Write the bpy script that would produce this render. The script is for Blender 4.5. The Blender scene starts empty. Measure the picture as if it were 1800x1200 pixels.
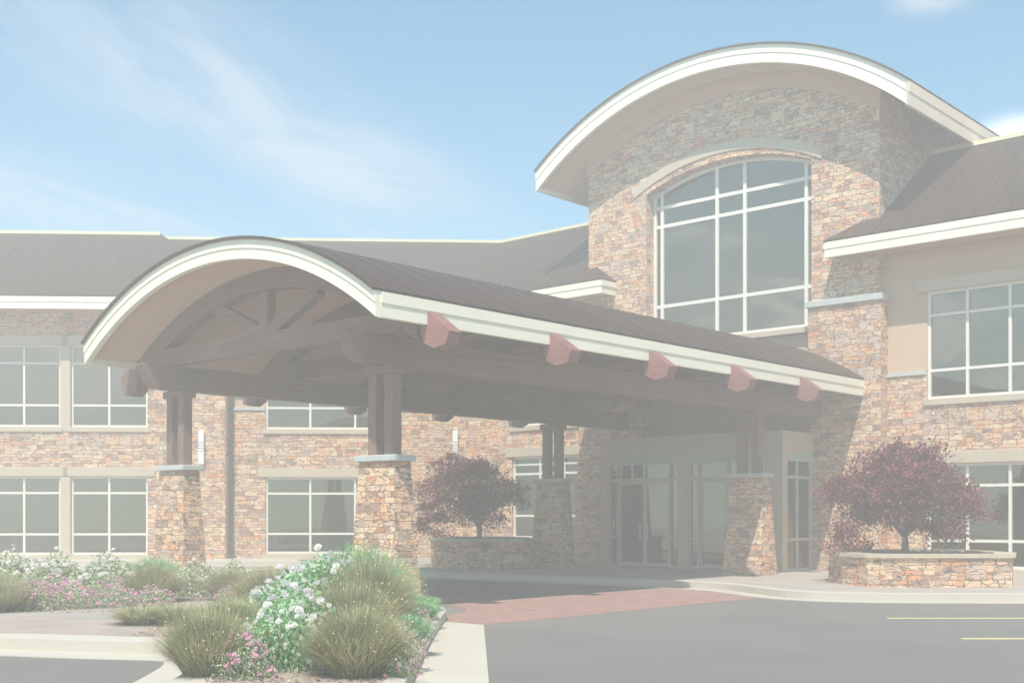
import bpy, bmesh, math, random
from mathutils import Vector, Matrix
import numpy as np
R = math.radians
sc = bpy.context.scene
COL = sc.collection
random.seed(7)

# ------------------------------------------------------------------ camera
cd = bpy.data.cameras.new("camera")
cam = bpy.data.objects.new("camera", cd)
COL.objects.link(cam)
cam.location = (0, 0, 1.6)
cam.rotation_euler = (R(90), 0, 0)
cd.sensor_width = 36.0
cd.lens = 42.26
cd.shift_y = 0.1694
cd.clip_start = 0.1
cd.clip_end = 2000
sc.camera = cam

# ------------------------------------------------------------------ world and sun
SUN_DIR = Vector((0.146, 0.60, -1.0)).normalized()
SUN_EL = math.asin(-SUN_DIR.z)
SUN_AZ = math.atan2(-SUN_DIR.x, -SUN_DIR.y)
SKY_STRENGTH = 0.118
SUN_STRENGTH = 5.0
EXPOSURE = 0.33
HAZE_DENSITY = 0.013

world = bpy.data.worlds.new("World")
sc.world = world
world.use_nodes = True
wn, wl = world.node_tree.nodes, world.node_tree.links
wn.clear()
wo = wn.new("ShaderNodeOutputWorld")
bg = wn.new("ShaderNodeBackground")
bg.inputs["Strength"].default_value = SKY_STRENGTH
sky = wn.new("ShaderNodeTexSky")
sky.sky_type = 'NISHITA'
sky.sun_disc = False
sky.sun_elevation = SUN_EL
sky.sun_rotation = SUN_AZ
sky.altitude = 300
sky.air_density = 1.0
sky.dust_density = 0.1
sky.ozone_density = 1.0
tcw = wn.new("ShaderNodeTexCoord")


def wmath(op, a, b=None, c=None, clamp=False):
    n = wn.new("ShaderNodeMath"); n.operation = op; n.use_clamp = clamp
    for i, v in enumerate((a, b, c)):
        if v is None: continue
        if isinstance(v, (int, float)): n.inputs[i].default_value = v
        else: wl.new(v, n.inputs[i])
    return n.outputs[0]


def cloud_bank(centre, radii, rot, scale, lo, hi, seed, detail=7):
    """wisps of cirrus round one direction of the sky"""
    v = Vector(centre).normalized()
    mp = wn.new("ShaderNodeMapping"); mp.vector_type = 'TEXTURE'
    mp.inputs["Location"].default_value = v
    mp.inputs["Rotation"].default_value = (0, rot, math.atan2(-v.x, v.y))
    mp.inputs["Scale"].default_value = radii
    wl.new(tcw.outputs["Generated"], mp.inputs["Vector"])
    ln = wn.new("ShaderNodeVectorMath"); ln.operation = 'LENGTH'
    wl.new(mp.outputs[0], ln.inputs[0])
    mask = wn.new("ShaderNodeMapRange"); mask.interpolation_type = 'SMOOTHSTEP'
    mask.inputs["From Min"].default_value = 1.0; mask.inputs["From Max"].default_value = 0.15
    wl.new(ln.outputs["Value"], mask.inputs["Value"])
    nz = wn.new("ShaderNodeTexNoise"); nz.noise_dimensions = '4D'
    nz.inputs["Scale"].default_value = scale; nz.inputs["Detail"].default_value = detail
    nz.inputs["Roughness"].default_value = 0.58; nz.inputs["Distortion"].default_value = 0.5
    nz.inputs["W"].default_value = seed
    wl.new(mp.outputs[0], nz.inputs["Vector"])
    rg = wn.new("ShaderNodeMapRange"); rg.interpolation_type = 'SMOOTHSTEP'
    rg.inputs["From Min"].default_value = lo; rg.inputs["From Max"].default_value = hi
    wl.new(nz.outputs["Fac"], rg.inputs["Value"])
    return wmath('MULTIPLY', mask.outputs[0], rg.outputs[0])


banks = [
    cloud_bank((-0.22, 1, 0.32), (0.30, 0.5, 0.10), 0.45, 1.7, 0.36, 0.72, 3.1),
    cloud_bank((-0.15, 1, 0.295), (0.17, 0.3, 0.050), 0.25, 1.3, 0.20, 0.60, 8.6),
    cloud_bank((-0.36, 1, 0.25), (0.36, 0.5, 0.05), 0.2, 1.6, 0.32, 0.72, 5.7),
    cloud_bank((0.35, 1, 0.435), (0.045, 0.3, 0.022), 0.0, 1.4, 0.25, 0.60, 2.2),
    cloud_bank((-0.3, -1, 0.65), (0.9, 0.9, 0.35), 0.1, 2.0, 0.42, 0.62, 6.5),
    cloud_bank((-0.3, -1, 0.65), (0.9, 0.9, 0.35), 0.1, 2.0, 0.42, 0.62, 6.5),
    cloud_bank((-0.957, -0.284, 0.15), (0.17, 0.4, 0.10), 0.0, 1.5, 0.25, 0.42, 4.5),
    cloud_bank((-0.36, -1, 0.115), (0.35, 0.4, 0.06), 0.0, 1.8, 0.30, 0.5, 2.7),
    cloud_bank((0.8, -0.8, 0.5), (0.7, 0.7, 0.3), 0.0, 2.0, 0.45, 0.65, 9.5),
]
tot = banks[0]
for b in banks[1:]:
    tot = wmath('MAXIMUM', tot, b)
cumulus = [
    cloud_bank((-0.957, -0.284, 0.14), (0.30, 0.5, 0.15), 0.0, 3.0, 0.48, 0.56, 4.5),
    cloud_bank((-0.87, -0.49, 0.12), (0.22, 0.5, 0.12), 0.0, 3.0, 0.48, 0.56, 7.5),
    cloud_bank((-0.36, -1, 0.10), (0.60, 0.5, 0.10), 0.0, 3.4, 0.47, 0.55, 2.7),
    cloud_bank((0.428, 1, 0.306), (0.062, 0.3, 0.030), 0.0, 1.9, 0.22, 0.40, 1.4),
]
cum = cumulus[0]
for b in cumulus[1:]:
    cum = wmath('MAXIMUM', cum, b)
tot = wmath('MULTIPLY', tot, 0.6, clamp=True)
mixw = wn.new("ShaderNodeMix"); mixw.data_type = 'RGBA'
wl.new(tot, mixw.inputs[0])
hue = wn.new("ShaderNodeMix"); hue.data_type = 'RGBA'; hue.blend_type = 'MULTIPLY'
hue.inputs[0].default_value = 1.0
wl.new(sky.outputs[0], hue.inputs[6])
hue.inputs[7].default_value = (0.70, 1.29, 1.30, 1)
wl.new(hue.outputs[2], mixw.inputs[6])
mixw.inputs[7].default_value = (6.2, 6.5, 7.0, 1)
mixc = wn.new("ShaderNodeMix"); mixc.data_type = 'RGBA'
wl.new(cum, mixc.inputs[0])
wl.new(mixw.outputs[2], mixc.inputs[6])
mixc.inputs[7].default_value = (14.0, 14.3, 15.0, 1)
wl.new(mixc.outputs[2], bg.inputs["Color"])
wl.new(bg.outputs[0], wo.inputs["Surface"])

sd = bpy.data.lights.new("sun", 'SUN')
sd.energy = SUN_STRENGTH
sd.angle = R(0.5)
sd.color = (1.0, 0.94, 0.85)
sun = bpy.data.objects.new("sun", sd)
COL.objects.link(sun)
sun.location = (-8, -30, 50)
sun.rotation_euler = SUN_DIR.to_track_quat('-Z', 'Y').to_euler()

vs = sc.view_settings
vs.view_transform = 'Standard'
vs.look = 'None'
vs.exposure = EXPOSURE
vs.gamma = 1.0
sc.cycles.max_bounces = 8
sc.cycles.diffuse_bounces = 4
sc.cycles.glossy_bounces = 4
sc.cycles.transmission_bounces = 6
sc.cycles.transparent_max_bounces = 24
sc.cycles.volume_bounces = 2
sc.cycles.use_denoising = True


# ------------------------------------------------------------------ materials
class NT:
    def __init__(self, name):
        self.m = bpy.data.materials.new(name)
        self.m.use_nodes = True
        self.n, self.l = self.m.node_tree.nodes, self.m.node_tree.links
        self.b = self.n["Principled BSDF"]
        self.out = self.n["Material Output"]

    def new(self, t, **kw):
        nd = self.n.new(t)
        for k, v in kw.items():
            if hasattr(nd, k) and k not in nd.inputs: setattr(nd, k, v)
            else: nd.inputs[k].default_value = v
        return nd

    def link(self, a, b): self.l.new(a, b)

    def ramp(self, fac, stops, interp='LINEAR'):
        r = self.n.new("ShaderNodeValToRGB")
        r.color_ramp.interpolation = interp
        e = r.color_ramp.elements
        while len(e) < len(stops): e.new(0.5)
        for el, (p, c) in zip(e, stops):
            el.position = p; el.color = (*c, 1)
        self.link(fac, r.inputs[0])
        return r.outputs[0]

    def mix(self, fac, a, b, mode='MIX'):
        x = self.n.new("ShaderNodeMix"); x.data_type = 'RGBA'; x.blend_type = mode
        for i, v in ((0, fac), (6, a), (7, b)):
            if isinstance(v, (int, float)): x.inputs[i].default_value = v
            elif isinstance(v, tuple): x.inputs[i].default_value = (*v, 1)
            else: self.link(v, x.inputs[i])
        return x.outputs[2]

    def math(self, op, a, b=0.0):
        x = self.n.new("ShaderNodeMath"); x.operation = op
        for i, v in ((0, a), (1, b)):
            if isinstance(v, (int, float)): x.inputs[i].default_value = v
            else: self.link(v, x.inputs[i])
        return x.outputs[0]

    def uv(self, scale=(1, 1, 1)):
        t = self.n.new("ShaderNodeTexCoord")
        mp = self.n.new("ShaderNodeMapping"); mp.inputs["Scale"].default_value = scale
        self.link(t.outputs["UV"], mp.inputs[0])
        return mp.outputs[0]

    def obj(self, scale=(1, 1, 1)):
        t = self.n.new("ShaderNodeNewGeometry")
        mp = self.n.new("ShaderNodeMapping"); mp.inputs["Scale"].default_value = scale
        self.link(t.outputs["Position"], mp.inputs[0])
        return mp.outputs[0]

    def noise(self, vec, scale, detail=4, rough=0.55):
        x = self.new("ShaderNodeTexNoise", Scale=scale, Detail=detail, Roughness=rough)
        self.link(vec, x.inputs["Vector"])
        return x.outputs["Fac"]

    def bump(self, h, strength=0.3, dist=0.02):
        b = self.new("ShaderNodeBump", Strength=strength, Distance=dist)
        self.link(h, b.inputs["Height"])
        self.link(b.outputs[0], self.b.inputs["Normal"])


def plain(name, col, rough=0.7, var=0.12, nscale=3.0, fine=60.0, bump=0.08, spec=0.3, uv=False):
    t = NT(name)
    v = t.uv() if uv else t.obj()
    n1 = t.noise(v, nscale, 5)
    n2 = t.noise(v, fine, 3)
    s = t.math('ADD', t.math('MULTIPLY', n1, 0.7), t.math('MULTIPLY', n2, 0.3))
    lo = tuple(c * (1 - var) for c in col); hi = tuple(min(0.95, c * (1 + var)) for c in col)
    t.link(t.ramp(s, [(0.3, lo), (0.7, hi)]), t.b.inputs["Base Color"])
    t.b.inputs["Roughness"].default_value = rough
    t.b.inputs["Specular IOR Level"].default_value = spec
    if bump: t.bump(n2, bump, 0.01)
    return t.m


def stone_material(name, tint=(1, 1, 1)):
    """random ashlar: each coarse cell holds one, two or three courses of stones"""
    t = NT(name)
    uv = t.uv()
    nz = t.new("ShaderNodeTexNoise", Scale=2.2, Detail=2)
    t.link(uv, nz.inputs["Vector"])
    sub = t.new("ShaderNodeVectorMath", operation='SUBTRACT')
    t.link(nz.outputs["Color"], sub.inputs[0]); sub.inputs[1].default_value = (0.5, 0.5, 0.5)
    mul = t.new("ShaderNodeVectorMath", operation='MULTIPLY')
    t.link(sub.outputs[0], mul.inputs[0]); mul.inputs[1].default_value = (0.07, 0.045, 0)
    nz2 = t.new("ShaderNodeTexNoise", Scale=9.0, Detail=2)
    t.link(uv, nz2.inputs["Vector"])
    sub2 = t.new("ShaderNodeVectorMath", operation='SUBTRACT')
    t.link(nz2.outputs["Color"], sub2.inputs[0]); sub2.inputs[1].default_value = (0.5, 0.5, 0.5)
    mul2 = t.new("ShaderNodeVectorMath", operation='MULTIPLY')
    t.link(sub2.outputs[0], mul2.inputs[0]); mul2.inputs[1].default_value = (0.05, 0.035, 0)
    add = t.new("ShaderNodeVectorMath", operation='ADD')
    t.link(uv, add.inputs[0]); t.link(mul.outputs[0], add.inputs[1])
    add2 = t.new("ShaderNodeVectorMath", operation='ADD')
    t.link(add.outputs[0], add2.inputs[0]); t.link(mul2.outputs[0], add2.inputs[1])
    vec = add2.outputs[0]
    vo = t.new("ShaderNodeTexVoronoi", Scale=1.0, feature='DISTANCE_TO_EDGE')
    vm = t.new("ShaderNodeMapping"); vm.inputs["Scale"].default_value = (4.6, 11.0, 1)
    t.link(vec, vm.inputs[0]); t.link(vm.outputs[0], vo.inputs["Vector"])
    vc = t.new("ShaderNodeTexVoronoi", Scale=1.0)
    t.link(vm.outputs[0], vc.inputs["Vector"])

    def brick(w, h, mortar, off=0.5, fr=2, sq=1.0, sqf=2):
        b = t.new("ShaderNodeTexBrick")
        b.offset = off; b.offset_frequency = fr; b.squash = sq; b.squash_frequency = sqf
        b.inputs["Color1"].default_value = (0, 0, 0, 1)
        b.inputs["Color2"].default_value = (1, 1, 1, 1)
        b.inputs["Mortar"].default_value = (0.5, 0.5, 0.5, 1)
        b.inputs["Scale"].default_value = 1.0
        b.inputs["Mortar Size"].default_value = mortar
        b.inputs["Mortar Smooth"].default_value = 0.4
        b.inputs["Brick Width"].default_value = w
        b.inputs["Row Height"].default_value = h
        t.link(vec, b.inputs["Vector"])
        return b
    cell = brick(0.44, 0.30, 0.0)
    b1 = brick(0.44, 0.30, 0.009)
    b2 = brick(0.36, 0.15, 0.008, 0.37, 2, 1.3, 3)
    b3 = brick(0.33, 0.10, 0.007, 0.61, 2, 0.75, 2)
    cr = t.new("ShaderNodeSeparateColor"); t.link(cell.outputs["Color"], cr.inputs[0])
    pick1 = t.math('GREATER_THAN', cr.outputs[0], 0.42)
    pick2 = t.math('GREATER_THAN', cr.outputs[0], 0.84)
    col = t.mix(pick1, b3.outputs["Color"], b2.outputs["Color"])
    col = t.mix(pick2, col, b1.outputs["Color"])
    fx = t.n.new("ShaderNodeMix"); t.link(pick1, fx.inputs[0]); t.link(b3.outputs["Fac"], fx.inputs[2]); t.link(b2.outputs["Fac"], fx.inputs[3])
    fy = t.n.new("ShaderNodeMix"); t.link(pick2, fy.inputs[0]); t.link(fx.outputs[0], fy.inputs[2]); t.link(b1.outputs["Fac"], fy.inputs[3])
    mortar = fy.outputs[0]
    sep = t.new("ShaderNodeSeparateColor"); t.link(col, sep.inputs[0])
    P = STONE_PAL
    k = len(P)
    pal = t.ramp(sep.outputs[0], [(i / k, P[i]) for i in range(k)], 'CONSTANT')
    fine = t.noise(uv, 22, 6, 0.65)
    mid = t.noise(uv, 6, 4)
    veins = t.noise(t.uv((1, 2.6, 1)), 11, 5, 0.6)
    c = t.mix(0.6, pal, t.ramp(veins, [(0.30, (0.42, 0.38, 0.36)), (0.52, (1, 1, 1)), (0.74, (1.0, 0.86, 0.70))]), 'MULTIPLY')
    c = t.mix(0.42, c, t.ramp(fine, [(0.3, (0.55, 0.52, 0.50)), (0.6, (1, 1, 1))]), 'MULTIPLY')
    # chipped, split faces inside the larger stones
    vsep = t.new("ShaderNodeSeparateColor"); t.link(vc.outputs["Color"], vsep.inputs[0])
    c = t.mix(0.5, c, t.ramp(vsep.outputs[0], [(0.0, (0.60, 0.52, 0.50)), (0.35, (0.95, 0.88, 0.84)), (0.7, (1.0, 1.0, 1.0)), (1.0, (1.08, 0.94, 0.80))]), 'MULTIPLY')
    chip = t.ramp(vo.outputs["Distance"], [(0.0, (1, 1, 1)), (0.07, (0, 0, 0))])
    chs = t.new("ShaderNodeSeparateColor"); t.link(chip, chs.inputs[0])
    chm = t.math('MULTIPLY', chs.outputs[0], t.ramp(mid, [(0.42, (0, 0, 0)), (0.58, (0.85, 0.85, 0.85))]))
    c = t.mix(chm, c, (0.17, 0.13, 0.115))
    c = t.mix(t.math('MULTIPLY', mortar, t.ramp(veins, [(0.35, (1, 1, 1)), (0.62, (0.35, 0.35, 0.35))])), c, (0.16, 0.125, 0.11))
    c = t.mix(1.0, c, tint, 'MULTIPLY')
    t.link(c, t.b.inputs["Base Color"])
    t.b.inputs["Roughness"].default_value = 0.88
    t.b.inputs["Specular IOR Level"].default_value = 0.2
    h = t.math('ADD', t.math('MULTIPLY', sep.outputs[0], 0.55), t.math('MULTIPLY', fine, 0.45))
    h = t.math('ADD', h, t.math('MULTIPLY', mid, 0.3))
    h = t.math('ADD', h, t.math('MULTIPLY', vsep.outputs[0], 0.4))
    h = t.math('SUBTRACT', h, t.math('MULTIPLY', chm, 0.5))
    h = t.math('SUBTRACT', h, t.math('MULTIPLY', mortar, 1.0))
    t.bump(h, 1.0, 0.06)
    return t.m


STONE_PAL = [(0.95, 0.69, 0.46), (0.60, 0.41, 0.31), (0.95, 0.77, 0.54), (0.92, 0.52, 0.29),
             (0.66, 0.54, 0.46), (0.95, 0.83, 0.61), (0.78, 0.46, 0.30), (0.94, 0.74, 0.52), (0.50, 0.37, 0.30), (0.95, 0.66, 0.40),
             (0.84, 0.65, 0.49), (0.95, 0.80, 0.57), (0.92, 0.67, 0.45), (0.76, 0.63, 0.52)]
M = {}
M['stone'] = stone_material("ledge_stone", (1.0, 0.915, 0.875))
M['stucco'] = plain("tan_stucco", (0.58, 0.415, 0.285), 0.9, 0.06, 1.5, 160, 0.35)
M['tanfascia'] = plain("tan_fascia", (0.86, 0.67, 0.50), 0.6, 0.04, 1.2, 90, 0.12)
M['bay_shade'] = plain("bay_shade_brown", (0.10, 0.07, 0.055), 0.6, 0.1)  # shade beside the forward bay, put into a dark brown colour
M['trim'] = plain("beige_trim", (0.54, 0.46, 0.34), 0.8, 0.05, 2, 80, 0.1)
M['fascia'] = plain("cream_fascia", (0.90, 0.85, 0.69), 0.6, 0.04, 1.2, 90, 0.12)
M['ridge'] = plain("pale_yellow_ridge_metal", (0.80, 0.76, 0.50), 0.5, 0.04)
M['soffit'] = plain("tan_soffit", (0.59, 0.375, 0.255), 0.85, 0.05, 1.5, 120, 0.1)


def timber(name, col, scale):
    t = NT(name)
    g = t.noise(t.uv(scale), 3.0, 6, 0.65)
    w = t.noise(t.uv(), 0.9, 4)
    k = t.math('ADD', t.math('MULTIPLY', g, 0.7), t.math('MULTIPLY', w, 0.3))
    t.link(t.ramp(k, [(0.34, tuple(c * 0.62 for c in col)), (0.50, col), (0.68, tuple(c * 1.35 for c in col))]), t.b.inputs["Base Color"])
    t.b.inputs["Roughness"].default_value = 0.62
    t.b.inputs["Specular IOR Level"].default_value = 0.25
    t.bump(g, 0.25, 0.01)
    return t.m


M['wood'] = timber("dark_stained_timber", (0.22, 0.135, 0.108), (0.35, 9, 1))
M['postwood'] = timber("dark_stained_post_timber", (0.22, 0.135, 0.108), (9, 0.35, 1))
M['sunlit_wood'] = timber("sunlit_red_timber", (0.27, 0.125, 0.11), (0.6, 9, 1))  # tail timber with the sunlight put into its redder colour
M['frame'] = plain("cream_window_frame", (0.80, 0.78, 0.70), 0.45, 0.03)
M['doorframe'] = plain("taupe_door_frame", (0.50, 0.47, 0.41), 0.45, 0.04)
M['cap'] = plain("grey_cap_stone", (0.50, 0.53, 0.50), 0.8, 0.12, 4, 90, 0.3)
M['tancap'] = plain("tan_cap_stone", (0.52, 0.46, 0.34), 0.8, 0.12, 4, 90, 0.3)
M['concrete'] = plain("pale_concrete", (0.53, 0.49, 0.41), 0.85, 0.07, 0.8, 70, 0.2)
M['walk'] = plain("taupe_walk_concrete", (0.42, 0.38, 0.33), 0.9, 0.14, 1.2, 110, 0.4)
M['mulch'] = plain("pinkish_mulch", (0.40, 0.335, 0.29), 0.95, 0.25, 1.5, 120, 0.8)
M['path'] = plain("grey_path", (0.36, 0.335, 0.29), 0.9, 0.14, 1.2, 110, 0.4)
M['soil'] = plain("dark_soil", (0.10, 0.07, 0.05), 0.95, 0.3, 3, 60, 0.8)
M['asphalt'] = plain("asphalt", (0.192, 0.180, 0.166), 0.9, 0.12, 0.35, 140, 0.35)
M['yellow'] = plain("yellow_road_paint", (0.74, 0.66, 0.25), 0.7, 0.10, 5, 90, 0.1)
M['lampwhite'] = plain("white_lamp_housing", (0.85, 0.86, 0.88), 0.4, 0.02)
M['steel'] = plain("brushed_steel", (0.62, 0.62, 0.60), 0.35, 0.05)
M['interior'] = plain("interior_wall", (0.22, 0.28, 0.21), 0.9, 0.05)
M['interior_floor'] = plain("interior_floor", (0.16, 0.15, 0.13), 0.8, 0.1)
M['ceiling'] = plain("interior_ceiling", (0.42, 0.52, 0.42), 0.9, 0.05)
M['bark'] = plain("grey_brown_bark", (0.30, 0.20, 0.13), 0.9, 0.3, 6, 60, 0.6)


def metal_roof():
    t = NT("dark_brown_metal_roof")
    v = t.obj()
    n1 = t.noise(v, 0.6, 5)
    n2 = t.noise(v, 30, 3)
    s = t.math('ADD', t.math('MULTIPLY', n1, 0.75), t.math('MULTIPLY', n2, 0.25))
    t.link(t.ramp(s, [(0.3, (0.050, 0.026, 0.017)), (0.7, (0.070, 0.039, 0.027))]), t.b.inputs["Base Color"])
    t.b.inputs["Roughness"].default_value = 0.55
    t.b.inputs["Specular IOR Level"].default_value = 0.3
    return t.m


M['roof'] = metal_roof()


def brick_paving():
    t = NT("red_brick_paving")
    uv = t.uv()
    b = t.new("ShaderNodeTexBrick")
    b.inputs["Scale"].default_value = 1
    b.inputs["Brick Width"].default_value = 0.2; b.inputs["Row Height"].default_value = 0.1
    b.inputs["Mortar Size"].default_value = 0.006
    b.inputs["Color1"].default_value = (0.44, 0.25, 0.20, 1)
    b.inputs["Color2"].default_value = (0.32, 0.18, 0.15, 1)
    b.inputs["Mortar"].default_value = (0.30, 0.24, 0.20, 1)
    t.link(uv, b.inputs["Vector"])
    n = t.noise(uv, 2.2, 5)
    t.link(t.mix(0.6, b.outputs["Color"], t.ramp(n, [(0.3, (0.7, 0.66, 0.64)), (0.7, (1, 1, 1))]), 'MULTIPLY'), t.b.inputs["Base Color"])
    t.b.inputs["Roughness"].default_value = 0.9
    t.bump(b.outputs["Fac"], -0.3, 0.01)
    return t.m


M['brick'] = brick_paving()


def glass_material():
    t = NT("grey_green_window_glass")
    t.n.remove(t.b)
    tr = t.new("ShaderNodeBsdfTransparent"); tr.inputs[0].default_value = (0.26, 0.36, 0.28, 1)
    gl = t.new("ShaderNodeBsdfGlossy"); gl.inputs["Roughness"].default_value = 0.015
    gl.inputs["Color"].default_value = (0.80, 0.80, 0.66, 1)
    n = t.noise(t.obj((1, 1, 1)), 0.8, 2)
    bp = t.new("ShaderNodeBump", Strength=0.06, Distance=0.05)
    t.link(n, bp.inputs["Height"]); t.link(bp.outputs[0], gl.inputs["Normal"])
    fr = t.new("ShaderNodeFresnel", IOR=1.75)
    k = t.math('ADD', t.math('MULTIPLY', fr.outputs[0], 0.8), 0.13)
    mx = t.new("ShaderNodeMixShader")
    t.link(k, mx.inputs[0]); t.link(tr.outputs[0], mx.inputs[1]); t.link(gl.outputs[0], mx.inputs[2])
    t.link(mx.outputs[0], t.out.inputs["Surface"])
    return t.m


M['glass'] = glass_material()


def leafy(name, stops, rough=0.6, trans=0.25):
    t = NT(name)
    g = t.new("ShaderNodeNewGeometry")
    c = t.ramp(g.outputs["Random Per Island"], stops)
    t.link(c, t.b.inputs["Base Color"])
    t.b.inputs["Roughness"].default_value = rough
    t.b.inputs["Specular IOR Level"].default_value = 0.25
    tl = t.new("ShaderNodeBsdfTranslucent"); t.link(c, tl.inputs[0])
    mx = t.new("ShaderNodeMixShader"); mx.inputs[0].default_value = trans
    t.link(t.b.outputs[0], mx.inputs[1]); t.link(tl.outputs[0], mx.inputs[2])
    t.link(mx.outputs[0], t.out.inputs["Surface"])
    return t.m


M['maple'] = leafy("purple_maple_leaves", [(0, (0.10, 0.024, 0.034)), (0.5, (0.22, 0.050, 0.066)), (0.85, (0.34, 0.095, 0.11)), (1, (0.48, 0.19, 0.19))])
M['olive'] = leafy("olive_blades", [(0, (0.21, 0.215, 0.10)), (0.5, (0.43, 0.44, 0.22)), (0.85, (0.66, 0.66, 0.38)), (1, (0.82, 0.74, 0.48))], 0.6, 0.35)
M['dry'] = leafy("tan_seed_heads", [(0, (0.580, 0.373, 0.193)), (1, (0.850, 0.621, 0.373))])
M['leaf'] = leafy("green_leaves", [(0, (0.115, 0.275, 0.115)), (0.5, (0.252, 0.551, 0.230)), (0.85, (0.459, 0.826, 0.390)), (1, (0.780, 0.850, 0.551))])
M['grey_leaf'] = leafy("grey_green_leaves", [(0, (0.184, 0.252, 0.138)), (0.5, (0.390, 0.505, 0.275)), (1, (0.826, 0.850, 0.574))])
M['bright'] = leafy("bright_green_leaves", [(0, (0.13, 0.30, 0.13)), (0.5, (0.30, 0.58, 0.27)), (0.85, (0.50, 0.74, 0.41)), (1, (0.70, 0.84, 0.56))])
M['white'] = leafy("white_petals", [(0, (0.93, 0.89, 0.85)), (1, (0.96, 0.92, 0.92))], 0.6, 0.5)
M['pink'] = leafy("pink_petals", [(0, (0.80, 0.34, 0.56)), (1, (0.92, 0.60, 0.75))], 0.6, 0.35)

# ------------------------------------------------------------------ mesh helpers
BASE = {}


class Frame:
    """a wall plane: s runs along it to the right, o comes out of it, z goes up"""
    def __init__(self, O, ax, n):
        self.O, self.ax, self.n = Vector((*O, 0)), Vector((*ax, 0)), Vector((*n, 0))

    def P(self, s, o, z):
        return self.O + self.ax * s + self.n * o + Vector((0, 0, z))


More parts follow.
